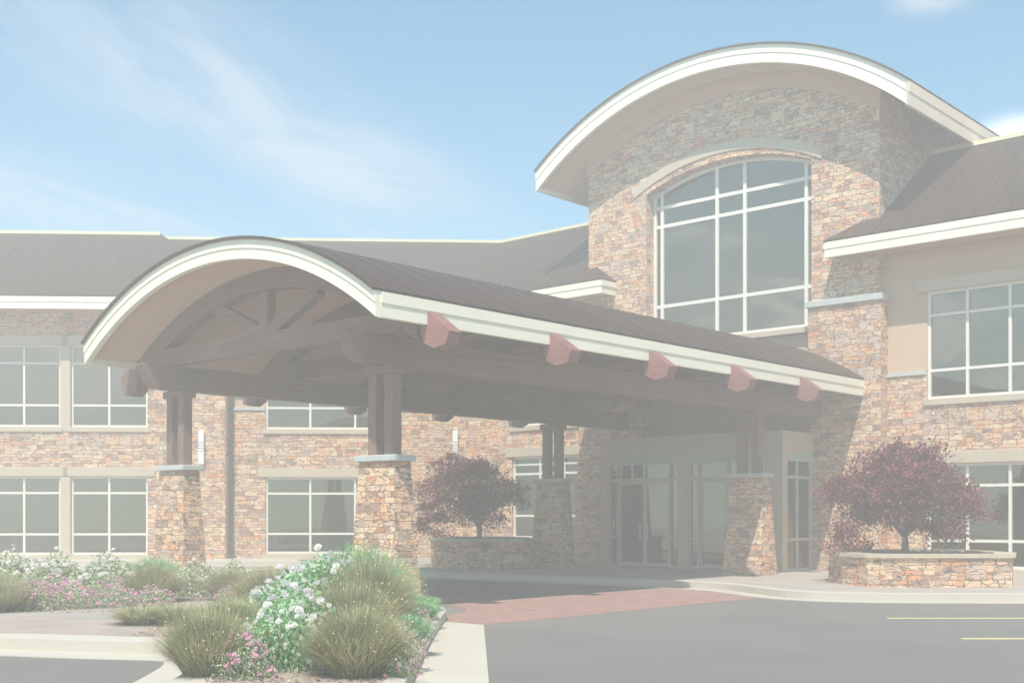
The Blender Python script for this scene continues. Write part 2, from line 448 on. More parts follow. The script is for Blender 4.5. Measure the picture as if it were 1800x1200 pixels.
class MB:
    def __init__(self): self.v, self.f = [], []

    def add(self, vs, fs):
        b = len(self.v)
        self.v += [Vector(x) for x in vs]
        self.f += [tuple(b + i for i in f) for f in fs]
        return self

    def hexa(self, c):
        return self.add(c, [(3, 2, 1, 0), (4, 5, 6, 7), (0, 1, 5, 4), (1, 2, 6, 5), (2, 3, 7, 6), (3, 0, 4, 7)])

    def box(self, F, s0, s1, o0, o1, z0, z1):
        P = F.P
        return self.hexa([P(s0, o0, z0), P(s1, o0, z0), P(s1, o1, z0), P(s0, o1, z0),
                          P(s0, o0, z1), P(s1, o0, z1), P(s1, o1, z1), P(s0, o1, z1)])

    def prism(self, pts, vec):
        pts = [Vector(p) for p in pts]; vec = Vector(vec); n = len(pts)
        fs = [tuple(range(n - 1, -1, -1)), tuple(range(n, 2 * n))]
        fs += [(i, (i + 1) % n, n + (i + 1) % n, n + i) for i in range(n)]
        return self.add(pts + [p + vec for p in pts], fs)

    def strips(self, F, prof, o0, o1):
        """solid between z_low and z_high sampled along s: prof = [(s, zlo, zhi)]"""
        vs = []
        for s, a, b in prof:
            vs += [F.P(s, o0, a), F.P(s, o0, b), F.P(s, o1, a), F.P(s, o1, b)]
        fs = []
        n = len(prof)
        for i in range(n - 1):
            k = 4 * i; j = k + 4
            fs += [(k + 2, j + 2, j + 3, k + 3), (k, k + 1, j + 1, j), (k, j, j + 2, k + 2), (k + 1, k + 3, j + 3, j + 1)]
        fs += [(0, 2, 3, 1), (4 * n - 4, 4 * n - 3, 4 * n - 1, 4 * n - 2)]
        return self.add(vs, fs)

    def wall(self, F, s0, s1, z0, z1, holes, o0, o1):
        """a wall slab with rectangular openings"""
        S = sorted({s0, s1, *[h[i] for h in holes for i in (0, 1) if s0 < h[i] < s1]})
        Z = sorted({z0, z1, *[h[i] for h in holes for i in (2, 3) if z0 < h[i] < z1]})
        solid = {}
        for i in range(len(S) - 1):
            for j in range(len(Z) - 1):
                sm, zm = (S[i] + S[i + 1]) / 2, (Z[j] + Z[j + 1]) / 2
                solid[i, j] = not any(h[0] < sm < h[1] and h[2] < zm < h[3] for h in holes)
        P = F.P
        for (i, j), on in solid.items():
            if not on: continue
            a, b, c, d = S[i], S[i + 1], Z[j], Z[j + 1]
            self.add([P(a, o1, c), P(b, o1, c), P(b, o1, d), P(a, o1, d)], [(0, 1, 2, 3)])
            self.add([P(a, o0, c), P(b, o0, c), P(b, o0, d), P(a, o0, d)], [(3, 2, 1, 0)])
            if not solid.get((i - 1, j)): self.add([P(a, o0, c), P(a, o1, c), P(a, o1, d), P(a, o0, d)], [(0, 1, 2, 3)])
            if not solid.get((i + 1, j)): self.add([P(b, o0, c), P(b, o1, c), P(b, o1, d), P(b, o0, d)], [(3, 2, 1, 0)])
            if not solid.get((i, j - 1)): self.add([P(a, o0, c), P(b, o0, c), P(b, o1, c), P(a, o1, c)], [(0, 1, 2, 3)])
            if not solid.get((i, j + 1)): self.add([P(a, o0, d), P(b, o0, d), P(b, o1, d), P(a, o1, d)], [(3, 2, 1, 0)])
        return self

    def tube(self, pts, rads, n=7):
        vs, fs = [], []
        for i, p in enumerate(pts):
            p = Vector(p)
            d = (Vector(pts[min(i + 1, len(pts) - 1)]) - Vector(pts[max(i - 1, 0)])).normalized()
            x = d.cross(Vector((0.31, 0.9, 0.2))).normalized(); y = d.cross(x)
            for k in range(n):
                a = 2 * math.pi * k / n
                vs.append(p + (x * math.cos(a) + y * math.sin(a)) * rads[i])
        for i in range(len(pts) - 1):
            for k in range(n):
                fs.append((i * n + k, i * n + (k + 1) % n, (i + 1) * n + (k + 1) % n, (i + 1) * n + k))
        fs.append(tuple(range((len(pts) - 1) * n, len(pts) * n)))
        fs.append(tuple(range(n - 1, -1, -1)))
        return self.add(vs, fs)

    def build(self, name, mat, parent=None, bevel=0, smooth=False, recalc=True, uvs=True):
        base = Vector((0, 0, 0))
        r = parent
        while r is not None:
            base = base + r.location; r = r.parent
        me = bpy.data.meshes.new(name)
        me.from_pydata([tuple(v) for v in self.v], [], self.f)
        if recalc:
            bm = bmesh.new(); bm.from_mesh(me)
            bmesh.ops.remove_doubles(bm, verts=bm.verts, dist=1e-4)
            bmesh.ops.recalc_face_normals(bm, faces=bm.faces)
            bm.to_mesh(me); bm.free()
        if uvs:
            uvl = me.uv_layers.new(name="UVMap")
            nl = len(me.loops)
            for poly in me.polygons:
                n = poly.normal
                if abs(n.z) < 0.75:
                    t = Vector((-n.y, n.x, 0)).normalized()
                    for li in poly.loop_indices:
                        co = me.vertices[me.loops[li].vertex_index].co
                        uvl.data[li].uv = (co.dot(t), co.z)
                else:
                    for li in poly.loop_indices:
                        co = me.vertices[me.loops[li].vertex_index].co
                        uvl.data[li].uv = (co.x * QX + co.y * QY, co.x * QY - co.y * QX)
        if base.length: me.transform(Matrix.Translation(-base))
        if smooth:
            for p in me.polygons: p.use_smooth = True
        me.materials.append(mat)
        o = bpy.data.objects.new(name, me)
        COL.objects.link(o)
        if parent is not None: o.parent = parent
        if bevel:
            b = o.modifiers.new("bevel", 'BEVEL'); b.width = bevel; b.segments = 2; b.limit_method = 'ANGLE'
        return o


def tag(o, label=None, cat=None, group=None, kind=None):
    if label: o["label"] = label
    if cat: o["category"] = cat
    if group: o["group"] = group
    if kind: o["kind"] = kind
    return o


def thing(name, loc, label, cat, group=None):
    o = bpy.data.objects.new(name, None)
    o.location = loc; o.empty_display_size = 0.3
    COL.objects.link(o)
    return tag(o, label, cat, group)


# building axes: the entrance axis runs away to the right, the facade away to the left
px_, py_ = -0.7436, 0.6686
QX, QY = 0.6686, 0.7436
EX, EY = -2.1016, 18.5
FT = Frame((EX + 16.8 * QX, EY + 16.8 * QY), (-px_, -py_), (-QX, -QY))     # tower face; s = -a
FL = Frame((-1.4798, 40.8692), (0.9988, 0.0488), (0.0488, -0.9988))          # left wing wall


# ------------------------------------------------------------------ ground
def slab(name, pts, z0, z1, mat, label=None):
    mb = MB()
    mb.prism([(x, y, z0) for x, y in pts], (0, 0, z1 - z0))
    o = mb.build(name, mat)
    bm = bmesh.new(); bm.from_mesh(o.data)
    bmesh.ops.triangulate(bm, faces=[f for f in bm.faces if len(f.verts) > 4])
    bm.to_mesh(o.data); bm.free()
    return tag(o, kind='structure')


def smooth_line(pts, n=6):
    """Catmull-Rom through the points"""
    P = [Vector((*p, 0)) for p in pts]
    P = [P[0] * 2 - P[1]] + P + [P[-1] * 2 - P[-2]]
    out = []
    for i in range(1, len(P) - 2):
        a, b, c, d = P[i - 1:i + 3]
        for k in range(n):
            t = k / n
            out.append(0.5 * ((2 * b) + (c - a) * t + (2 * a - 5 * b + 4 * c - d) * t * t + (3 * b - a - 3 * c + d) * t ** 3))
    out.append(P[-2])
    return [(v.x, v.y) for v in out]


def offset_line(line, d):
    out = []
    n = len(line)
    for i in range(n):
        a = Vector(line[max(i - 1, 0)]); b = Vector(line[min(i + 1, n - 1)])
        t = (b - a).normalized()
        out.append((line[i][0] + t.y * d, line[i][1] - t.x * d))
    return out


def kerb(line, gut=0.45, width=0.16):
    """kerb along a polyline whose road side is on the right hand; a stone strip and a gutter pan"""
    inner = offset_line(line, -width)
    mb = MB()
    for i in range(len(line) - 1):
        a, b, c, d = line[i], line[i + 1], inner[i + 1], inner[i]
        mb.hexa([(*a, -0.05), (*b, -0.05), (*c, -0.05), (*d, -0.05), (*a, 0.138), (*b, 0.138), (*c, 0.156), (*d, 0.156)])
    k = tag(mb.build("kerb", M['concrete'], bevel=0.0), kind='structure')
    if gut:
        outer = offset_line(line, gut)
        mb = MB()
        for i in range(len(line) - 1):
            a, b, c, d = line[i], line[i + 1], outer[i + 1], outer[i]
            mb.hexa([(*a, -0.05), (*b, -0.05), (*c, -0.05), (*d, -0.05), (*a, 0.008), (*b, 0.008), (*c, 0.008), (*d, 0.008)])
        tag(mb.build("gutter", M['concrete']), kind='structure')
    return k


mb = MB()
mb.add([(-110, -60, 0), (110, -60, 0), (110, 130, 0), (-110, 130, 0)], [(0, 1, 2, 3)])
tag(mb.build("ground", M['asphalt'], recalc=False), kind='structure')


def EQ(a, L): return (EX + a * px_ + L * QX, EY + a * py_ + L * QY)


# building-side kerb, from the left wing round the porch to the right
lw = [tuple(FL.P(s, 2.35, 0).xy) for s in (-42, -20, -8, -5.2)]
right = lw + smooth_line([(-5.4, 36.6), (-4.4, 33.4), (-2.6, 31.35), (0.2, 29.3), (2.5, 27.6), (3.8, 26.55), (4.55, 25.5), (4.95, 24.3), (5.3, 23.3), (6.0, 22.6), (7.2, 22.3), (9.5, 22.2), (14, 22.1), (40, 21.5)], 6)
kerb(right)
walk = offset_line(right, -0.155)
slab("sidewalk", walk + [(60, 60), (-60, 60)], -0.05, 0.15, M['walk'])
# pale apron along the left wing
ap = [tuple(FL.P(s, o, 0).xy) for s, o in ((-42, 2.18), (-5.6, 2.18), (-5.6, 0.1), (-42, 0.1))]
slab("pavement", ap, 0.10, 0.154, M['concrete'])

# garden island in front: peninsula with kerbs on three sides
isl = smooth_line([(-40, 16.4), (-20, 15.1), (-8, 14.5), (-4.6, 13.9), (-3.6, 13.65), (-3.25, 13.2), (-3.08, 11.9), (-2.95, 8), (-2.9, 3)], 6)
isl_r = smooth_line([(-0.92, 3), (-0.93, 8), (-0.95, 11.5), (-1.02, 15), (-1.02, 17.4), (-1.02, 18.6), (-1.25, 19.6), (-1.62, 20.55), (-2.2, 21.35)], 6) + \
    [EQ(2.4, 2.25), EQ(5, 2.25), EQ(8, 2.25)] + smooth_line([EQ(9.3, 2.3), (-9.4, 27.6), (-11, 28.3), (-16, 29), (-40, 30)], 5)
kerb(isl, 0.55, 0.42)
kerb(isl_r, 0, 0.17)
slab("gutter", [(-0.95, 3), (-0.20, 3), (-0.22, 11.46), (-0.41, 17.49), (-1.04, 18.02), (-1.05, 15)], -0.05, 0.008, M['concrete'])
bed = offset_line(isl, -0.415)[::-1] + []
bed_pts = offset_line(isl, -0.415) + offset_line(isl_r, -0.165)
slab("planting_bed", bed_pts, -0.05, 0.15, M['mulch'])
slab("garden_path", smooth_line([(-7.4, 17.35), (-6.6, 17.2), (-5.7, 16.8), (-5.1, 17.2), (-4.6, 18.4), (-4.3, 20.0)], 4) +
     smooth_line([(-4.9, 21.0), (-5.4, 19.9), (-6.0, 19.0), (-6.8, 18.2), (-7.6, 17.6)], 4), 0.10, 0.154, M['path'])
slab("brick_crossing", [(-1.04, 18.03), (-0.41, 17.5), EQ(-1.93, 9.35), EQ(0.0, 9.75), EQ(1.25, 9.75), EQ(1.25, 2.72), EQ(0.5, 2.5), EQ(-0.1, 1.9), EQ(-0.45, 1.0)], -0.03, 0.004, M['brick'])
mb = MB()
for y in (18.68, 15.58, 12.5):
    mb.prism([(5.83, y - 0.05, -0.03), (13, y - 0.05, -0.03), (13, y + 0.05, -0.03), (5.83, y + 0.05, -0.03)], (0, 0, 0.034))
tag(mb.build("parking_lines", M['yellow']), kind='structure')
mb = MB()
for k in range(6):
    y = 37.6 - k * 0.95
    mb.prism([(-9.4 + 0.1 * k, y - 0.14, -0.03), (-6.3 - 0.55 * k, y - 0.05, -0.03), (-6.3 - 0.55 * k, y + 0.08, -0.03), (-9.4 + 0.1 * k, y, -0.03)], (0, 0, 0.034))
mb.prism([(-6.2, 37.7, -0.03), (-6.0, 37.7, -0.03), (-9.2, 32.3, -0.03), (-9.35, 32.4, -0.03)], (0, 0, 0.035))
for x in (-20, -17.2, -14.4):
    mb.prism([(x, 31.5, -0.03), (x + 0.12, 31.5, -0.03), (x + 1.4, 36.9, -0.03), (x + 1.28, 36.9, -0.03)], (0, 0, 0.034))
tag(mb.build("ramp_hatching", M['yellow']), kind='structure')

# ------------------------------------------------------------------ the building
bld = thing("clinic_building", tuple(FT.P(-4.35, 0, 0.15)),
            "two-storey stone and stucco building with an arch-roofed entrance tower and dark metal roofs", "building")
EAVE_T, EAVE_B = 8.62, 8.23
PITCH = 0.72


def window(F, s0, s1, z0, z1, vb, hb, off, name="window", mat='frame', sill=None, header=None, w=0.07, arch=None, parent=None):
    """frame with its bars as the part; glass, sill and header band below it"""
    mb = MB()
    top = arch if arch else (lambda s: z1)
    if arch:
        n = 20
        ss = [s0 + (s1 - s0) * i / n for i in range(n + 1)]
        mb.strips(F, [(s, top(s) - w, top(s)) for s in ss], off - 0.05, off + 0.05)
    else:
        mb.box(F, s0, s1, off - 0.05, off + 0.05, z1 - w, z1)
    mb.box(F, s0, s1, off - 0.052, off + 0.052, z0, z0 + w)
    for s in [s0 + w / 2, *vb, s1 - w / 2]:
        mb.box(F, s - w / 2, s + w / 2, off - 0.056, off + 0.056, z0 + 0.003, top(s) - 0.004 - (0.03 if arch else 0))
    for z in hb:
        mb.box(F, s0 + 0.01, s1 - 0.01, off - 0.046, off + 0.046, z - w / 2, z + w / 2)
    fr = mb.build(name, M[mat], parent or bld)
    mb = MB()
    if arch:
        mb.strips(F, [(s, z0 + w / 2, top(s) - w / 2) for s in ss], off - 0.012, off + 0.0)
    else:
        mb.box(F, s0 + w / 2, s1 - w / 2, off - 0.012, off, z0 + w / 2, z1 - w / 2)
    mb.build("pane", M['glass'], fr)
    if sill:
        mb = MB(); mb.box(F, s0 - 0.08, s1 + 0.08, off + 0.06, sill, z0 - 0.16, z0 - 0.002); mb.build("sill", M['trim'], fr, bevel=0.01)
    if header:
        mb = MB(); mb.box(F, s0 - 0.25, s1 + 0.25, off + 0.06, header, z1 + 0.002, z1 + 0.30); mb.build("header", M['trim'], fr, bevel=0.01)
    return fr


LOW = (0.30, 2.88); UPP = (4.50, 7.20)
LB = (0.97, 2.33); UB = (5.22, 6.60)


def facade(F, s0, s1, wins, o, stucco_from=None, left_ends=None, top=8.3):
    """wall of one wing: openings for the windows listed as (s0, s1, bars, low?, upp?)"""
    holes = []
    for w in wins:
        a, b = w[0], w[1]
        if w[3]: holes.append((a, b, *w[3][:2]))
        if w[4]: holes.append((a, b, *w[4][:2]))
    st = stucco_from or top
    mb = MB(); mb.wall(F, s0, s1, 0.0, st, holes, o - 0.4, o); mb.build("stone_wall", M['stone'], bld)
    if stucco_from:
        mb = MB(); mb.wall(F, s0, s1, st, top, holes, o - 0.4, o - 0.03); mb.build("stucco_wall", M['stucco'], bld)
        # ledge on the stone, broken by the windows
        cuts = sorted((w[0] - 0.02, w[1] + 0.02) for w in wins if w[4])
        x = s0
        for a, b in cuts + [(s1, s1)]:
            if a - x > 0.05:
                mb = MB(); mb.box(F, x, a, o - 0.10, o + 0.05, st - 0.07, st + 0.03); mb.build("ledge", M['cap'], bld)
            x = b
    for w in wins:
        for k, zz in ((3, LB), (4, UB)):
            if w[k]:
                z0, z1 = w[k][:2]
                hb = w[k][2] if len(w[k]) > 2 else zz
                window(F, w[0], w[1], z0, z1, w[2], hb, o - 0.13, sill=o + 0.06, header=(o + 0.05) if w[5] else None)


# left wing: the forward bay all in stone, the rest stone below stucco
pairs = []
s = -13.10
L_W = [(-13.10, -10.60, [-11.87]), (-15.93, -13.43, [-14.63]), (-20.2, -17.7, [-18.95]), (-23.0, -20.5, [-21.75])]
facade(FL, -40, -8.06, [(a, b, v, LOW, UPP, True) for a, b, v in L_W], 0.65)
for a, b in ((-13.43, -13.10), (-20.5, -20.2)):
    for z0, z1 in ((0.15, 2.87), (4.36, 7.19)):
        mb = MB(); mb.box(FL, a + 0.005, b - 0.005, 0.60, 0.68, z0, z1); mb.build("mullion_panel", M['trim'], bld)
facade(FL, -8.06, 0.0, [(-6.84, -2.35, [-5.35, -3.84], LOW, UPP, True)], 0.0, 5.2)
# link between left wing and tower
facade(FT, -14.49, -8.8, [(-12.5, -9.5, [-11.35, -10.35], (0.85, 3.5, (1.58, 2.94, 3.25)), UPP, True)], -0.25, 5.2)
# right wing
facade(FT, 0.30, 26, [(1.50, 5.55, [2.49, 3.52, 4.54], LOW, UPP, True), (7.5, 11.55, [8.5, 9.52, 10.54], LOW, UPP, True)], -0.25, 5.2)


def poly_roof(mb, pts, up, spacing=0.42, thick=0.07, rib=0.014):
    """sloping roof panel with standing seams"""
    pts = [Vector(p) for p in pts]
    n = (pts[1] - pts[0]).cross(pts[2] - pts[0]).normalized()
    if n.z < 0: n = -n
    up = Vector(up); up = (up - n * up.dot(n)).normalized()
    ac = n.cross(up).normalized()
    mb.prism([p - n * thick for p in pts], n * thick)
    cs = [(p.dot(ac), p.dot(up)) for p in pts]
    d0 = pts[0].dot(n)
    lo, hi = min(c[0] for c in cs), max(c[0] for c in cs)
    k = math.ceil((lo + 0.02) / spacing)
    while k * spacing < hi - 0.02:
        x = k * spacing; ys = []
        for i in range(len(cs)):
            (x0, y0), (x1, y1) = cs[i], cs[(i + 1) % len(cs)]
            if (x0 - x) * (x1 - x) < 0: ys.append(y0 + (y1 - y0) * (x - x0) / (x1 - x0))
        if len(ys) >= 2 and max(ys) - min(ys) > 0.1:
            a, b = min(ys), max(ys)
            q = [ac * (x - 0.014) + up * a, ac * (x + 0.014) + up * a, ac * (x + 0.014) + up * b, ac * (x - 0.014) + up * b]
            mb.prism([p + n * (d0 - 0.01) for p in q], n * (rib + 0.01))
        k += 1


def eave(F, s0, s1, o, zt=EAVE_T, zb=EAVE_B, wall_o=0.0, ends=(False, False)):
    """two-step fascia along an eave, with its soffit"""
    h = zt - zb
    mb = MB()
    mb.box(F, s0, s1, o - 0.10, o + 0.018, zb + h * 0.56, zt)
    mb.box(F, s0 + (0.03 if ends[0] else 0), s1 - (0.03 if ends[1] else 0), o - 0.09, o, zb, zb + h * 0.555)
    mb.build("fascia", M['fascia'], bld)
    mb = MB()
    mb.box(F, s0 + 0.04, s1 - 0.04, wall_o, o - 0.095, zb + 0.05, zb + 0.09)
    mb.build("soffit", M['soffit'], bld)


def rp(F, s, o):     # point on the main roof slope, o = distance from the tower plane
    return F.P(s, o, EAVE_T + 0.07 + PITCH * (0.7 - o))


RIDGE_O = -3.3
# right wing roof, its hipped end lapping the tower face
mb = MB()
zt = EAVE_T + 0.07
poly_roof(mb, [rp(FT, -0.84, 0.74), rp(FT, 26, 0.74), rp(FT, 26, RIDGE_O), rp(FT, 0.0, RIDGE_O), rp(FT, -0.10, 0.0)], FT.n * -1 + Vector((0, 0, PITCH)))
poly_roof(mb, [FT.P(-0.84, 0.74, zt - 0.03), FT.P(-0.10, 0.0, zt + 0.50), FT.P(-0.84, 0.0, zt - 0.03)], FT.ax + Vector((0, 0, PITCH)))
poly_roof(mb, [rp(FT, 26, RIDGE_O), rp(FT, 0.36, RIDGE_O), FT.P(0.36, RIDGE_O - 5, EAVE_T + 0.07 + PITCH * (4 - 5)), FT.P(26, RIDGE_O - 5, EAVE_T + 0.07 + PITCH * (4 - 5))], FT.n + Vector((0, 0, PITCH)))
mb.build("roof", M['roof'], bld)
eave(FT, -0.84, 26, 0.70, wall_o=-0.24, ends=(True, False))
mb = MB()
mb.box(FT, -0.838, -0.74, 0.0, 0.598, EAVE_B + 0.22, EAVE_T - 0.002); mb.box(FT, -0.81, -0.74, 0.0, 0.608, EAVE_B + 0.001, EAVE_B + 0.216)
mb.build("fascia_return", M['fascia'], bld)
mb = MB(); zr = EAVE_T + 0.07 + PITCH * 4
mb.box(FT, 0.37, 26, RIDGE_O - 0.10, RIDGE_O + 0.10, zr - 0.04, zr + 0.07); mb.build("ridge_cap", M['ridge'], bld)

# link roof and left wing roof, meeting in a valley
# left wing frame: its own ridge lies 3.05 behind its wall, eave 0.95 in front of it
def rl(s, o): return FL.P(s, o, EAVE_T + 0.07 + PITCH * (0.95 - o))


EV = FT.P(-14.1, 0.74, 0)      # valley foot
BD = FT.P(-15.75, RIDGE_O, 0)  # ridge bend
sv = (EV - FL.O).dot(FL.ax); sb = (BD - FL.O).dot(FL.ax)
mb = MB()
poly_roof(mb, [rp(FT, -8.03, 0.74), rp(FT, -8.75, 0.0), rp(FT, -9.0, RIDGE_O), rp(FT, -15.75, RIDGE_O), rp(FT, -14.1, 0.74)], FT.n * -1 + Vector((0, 0, PITCH)))
poly_roof(mb, [FT.P(-8.03, 0.74, zt - 0.03), FT.P(-8.75, 0.0, zt + 0.50), FT.P(-8.03, 0.0, zt - 0.03)], FT.ax * -1 + Vector((0, 0, PITCH)))
poly_roof(mb, [rp(FT, -9.0, RIDGE_O), rp(FT, -15.75, RIDGE_O), FT.P(-17.8, RIDGE_O - 5, EAVE_T + 0.07 - PITCH), FT.P(-9.0, RIDGE_O - 5, EAVE_T + 0.07 - PITCH)], FT.n + Vector((0, 0, PITCH)))
mb.build("roof", M['roof'], bld)
mb = MB()
poly_roof(mb, [rl(sv, 0.99), rl(sb, -3.05), rl(-40, -3.05), rl(-40, 0.99)], FL.n * -1 + Vector((0, 0, PITCH)))
poly_roof(mb, [rl(sb, -3.05), rl(-40, -3.05), FL.P(-40, -8.05, EAVE_T + 0.07 - PITCH), FL.P(sb + 2, -8.05, EAVE_T + 0.07 - PITCH)], FL.n + Vector((0, 0, PITCH)))
mb.build("roof", M['roof'], bld)
mb = MB()
D = 0.65


def rl2(s, o): return FL.P(s, o, EAVE_T + 0.07 + PITCH * (0.95 + D - o))


poly_roof(mb, [rl2(-6.9, 0.99 + D), rl2(-10.9, -3.05 + D), rl2(-40, -3.05 + D), rl2(-40, 0.99 + D)], FL.n * -1 + Vector((0, 0, PITCH)))
poly_roof(mb, [rl2(-6.9, 0.99 + D), rl2(-10.9, -3.05 + D), FL.P(-6.9, -7.0, zt - 0.03)], FL.ax * -1 + Vector((0, 0, PITCH)))
mb.build("roof", M['roof'], bld)
eave(FT, -14.1, -8.03, 0.70, wall_o=-0.24, ends=(False, True))
mb = MB()
mb.box(FT, -8.13, -8.032, 0.0, 0.598, EAVE_B + 0.22, EAVE_T - 0.002); mb.box(FT, -8.13, -8.06, 0.0, 0.608, EAVE_B + 0.001, EAVE_B + 0.216)
mb.build("fascia_return", M['fascia'], bld)
eave(FL, -6.92, sv, 0.95, wall_o=0.01)
eave(FL, -40, -6.92, 0.95 + D, wall_o=0.66, ends=(False, True))
mb = MB()
mb.box(FL, -7.02, -6.922, 0.02, 0.95 + D - 0.105, EAVE_B, EAVE_T - 0.002)
mb.build("fascia_return", M['fascia'], bld)
mb = MB(); mb.box(FT, -15.72, -9.0, RIDGE_O - 0.08, RIDGE_O + 0.08, zr - 0.04, zr + 0.06); mb.build("ridge_cap", M['ridge'], bld)
mb = MB(); mb.box(FL, -40, sb, -3.13, -2.97, zr - 0.04, zr + 0.06); mb.build("ridge_cap", M['ridge'], bld)
mb = MB(); mb.box(FL, -40, -10.9, -3.13 + D, -2.97 + D, zr - 0.04, zr + 0.07); mb.build("ridge_cap", M['ridge'], bld)
# dark box added as painted shade in the corner of the forward bay
mb = MB(); mb.box(FL, -8.05, -7.90, 0.005, 0.13, 0.3, 8.2); mb.build("shade_strip", M['bay_shade'], bld, bevel=0.01)
# side of the forward bay
mb = MB(); mb.box(FL, -8.46, -8.061, 0.004, 0.25, 0.0, 8.28); mb.build("stone_wall", M['stone'], bld)

# ------------------------------------------------------------------ the tower
TC = -4.39            # tower centre line
T0, T1 = -9.10, 0.36  # its corners
HALF = 5.94
Z_APEX = 14.25; RISE = 2.08
RT = (HALF ** 2 + RISE ** 2) / (2 * RISE)
ZC = Z_APEX - RT


def arc_z(s, r, c=TC, zc=ZC): return zc + math.sqrt(max(0.0, r * r - (s - c) ** 2))


def samples(a, b, n): return [a + (b - a) * i / n for i in range(n + 1)]


R_IN = RT - 0.44
W0, W1 = -6.92, -1.55
WC = (W0 + W1) / 2


def win_arc(s): return 11.62 - 7.0 + math.sqrt(49.0 - (s - WC) ** 2)


mb = MB()
mb.strips(FT, [(s, 0.0, arc_z(s, R_IN)) for s in samples(T0, W0, 8)], -0.6, 0.0)
mb.strips(FT, [(s, 0.0, arc_z(s, R_IN)) for s in samples(W1, T1, 8)], -0.6, 0.0)
mb.strips(FT, [(s, win_arc(s), arc_z(s, R_IN)) for s in samples(W0, W1, 24)], -0.6, 0.0)
mb.build("stone_wall", M['stone'], bld)
for a, b in ((T0, T0 + 0.5), (T1 - 0.5, T1)):
    mb = MB()
    zz = arc_z(a if a == T0 else b, R_IN)
    mb.box(FT, a, b, -9.0, -0.602, 0.0, zz); mb.build("stone_wall", M['stone'], bld)
mb = MB(); mb.strips(FT, [(s, 0.0, arc_z(s, R_IN)) for s in samples(T0, T1, 16)], -9.4, -9.0); mb.build("stone_wall", M['stone'], bld)
# frieze under the soffit
mb = MB(); mb.strips(FT, [(s, arc_z(s, R_IN - 0.42), arc_z(s, R_IN + 0.02)) for s in samples(T0 - 0.03, T1 + 0.03, 40)], -0.02, 0.045); mb.build("frieze", M['soffit'], bld)
# arched lintel band
mb = MB()
mb.strips(FT, [(s, 11.80 - 6.4 + math.sqrt(6.4 ** 2 - (s - TC - 0.08) ** 2), 12.08 - 6.55 + math.sqrt(6.55 ** 2 - (s - TC - 0.08) ** 2) + 0.0) for s in samples(-7.37, -1.25, 36)], -0.05, 0.035)
mb.build("arched_lintel", M['trim'], bld, bevel=0.01)
# stucco panel below the window, sill
mb = MB(); mb.box(FT, W0, W1, -0.6, -0.30, 3.0, 6.50); mb.build("stucco_wall", M['stucco'], bld)
mb = MB(); mb.box(FT, W0 + 0.003, W1 - 0.003, -0.50, -0.10, 6.505, 6.66); mb.build("sill", M['trim'], bld, bevel=0.01)
window(FT, W0 + 0.003, W1 - 0.003, 6.665, 11.6, [-6.62, -4.72, -3.81, -1.9], [7.78, 10.15, 10.71], -0.42, name="arched_window", arch=lambda s: win_arc(s) - 0.003, w=0.10)
# buttresses with caps
for a, b, sa, sb_ in ((-9.22, -6.94, -0.35, 0.0), (-1.57, 0.47, 0.0, 0.0)):
    P = FT.P
    mb = MB()
    mb.hexa([P(a + sa, -0.2, 0), P(b + sb_, -0.2, 0), P(b + sb_, 0.16, 0), P(a + sa, 0.16, 0),
             P(a, -0.2, 7.08), P(b, -0.2, 7.08), P(b, 0.152, 7.08), P(a, 0.152, 7.08)])
    bt = mb.build("buttress", M['stone'], bld)
    mb = MB(); mb.box(FT, a - 0.06, b + 0.06, -0.22, 0.23, 7.082, 7.25); mb.build("cap", M['cap'], bt, bevel=0.015)
# right buttress side depth against the recessed wing wall
mb = MB(); mb.box(FT, 0.362, 0.468, -0.7, -0.202, 0, 7.08); mb.build("stone_wall", M['stone'], bld)


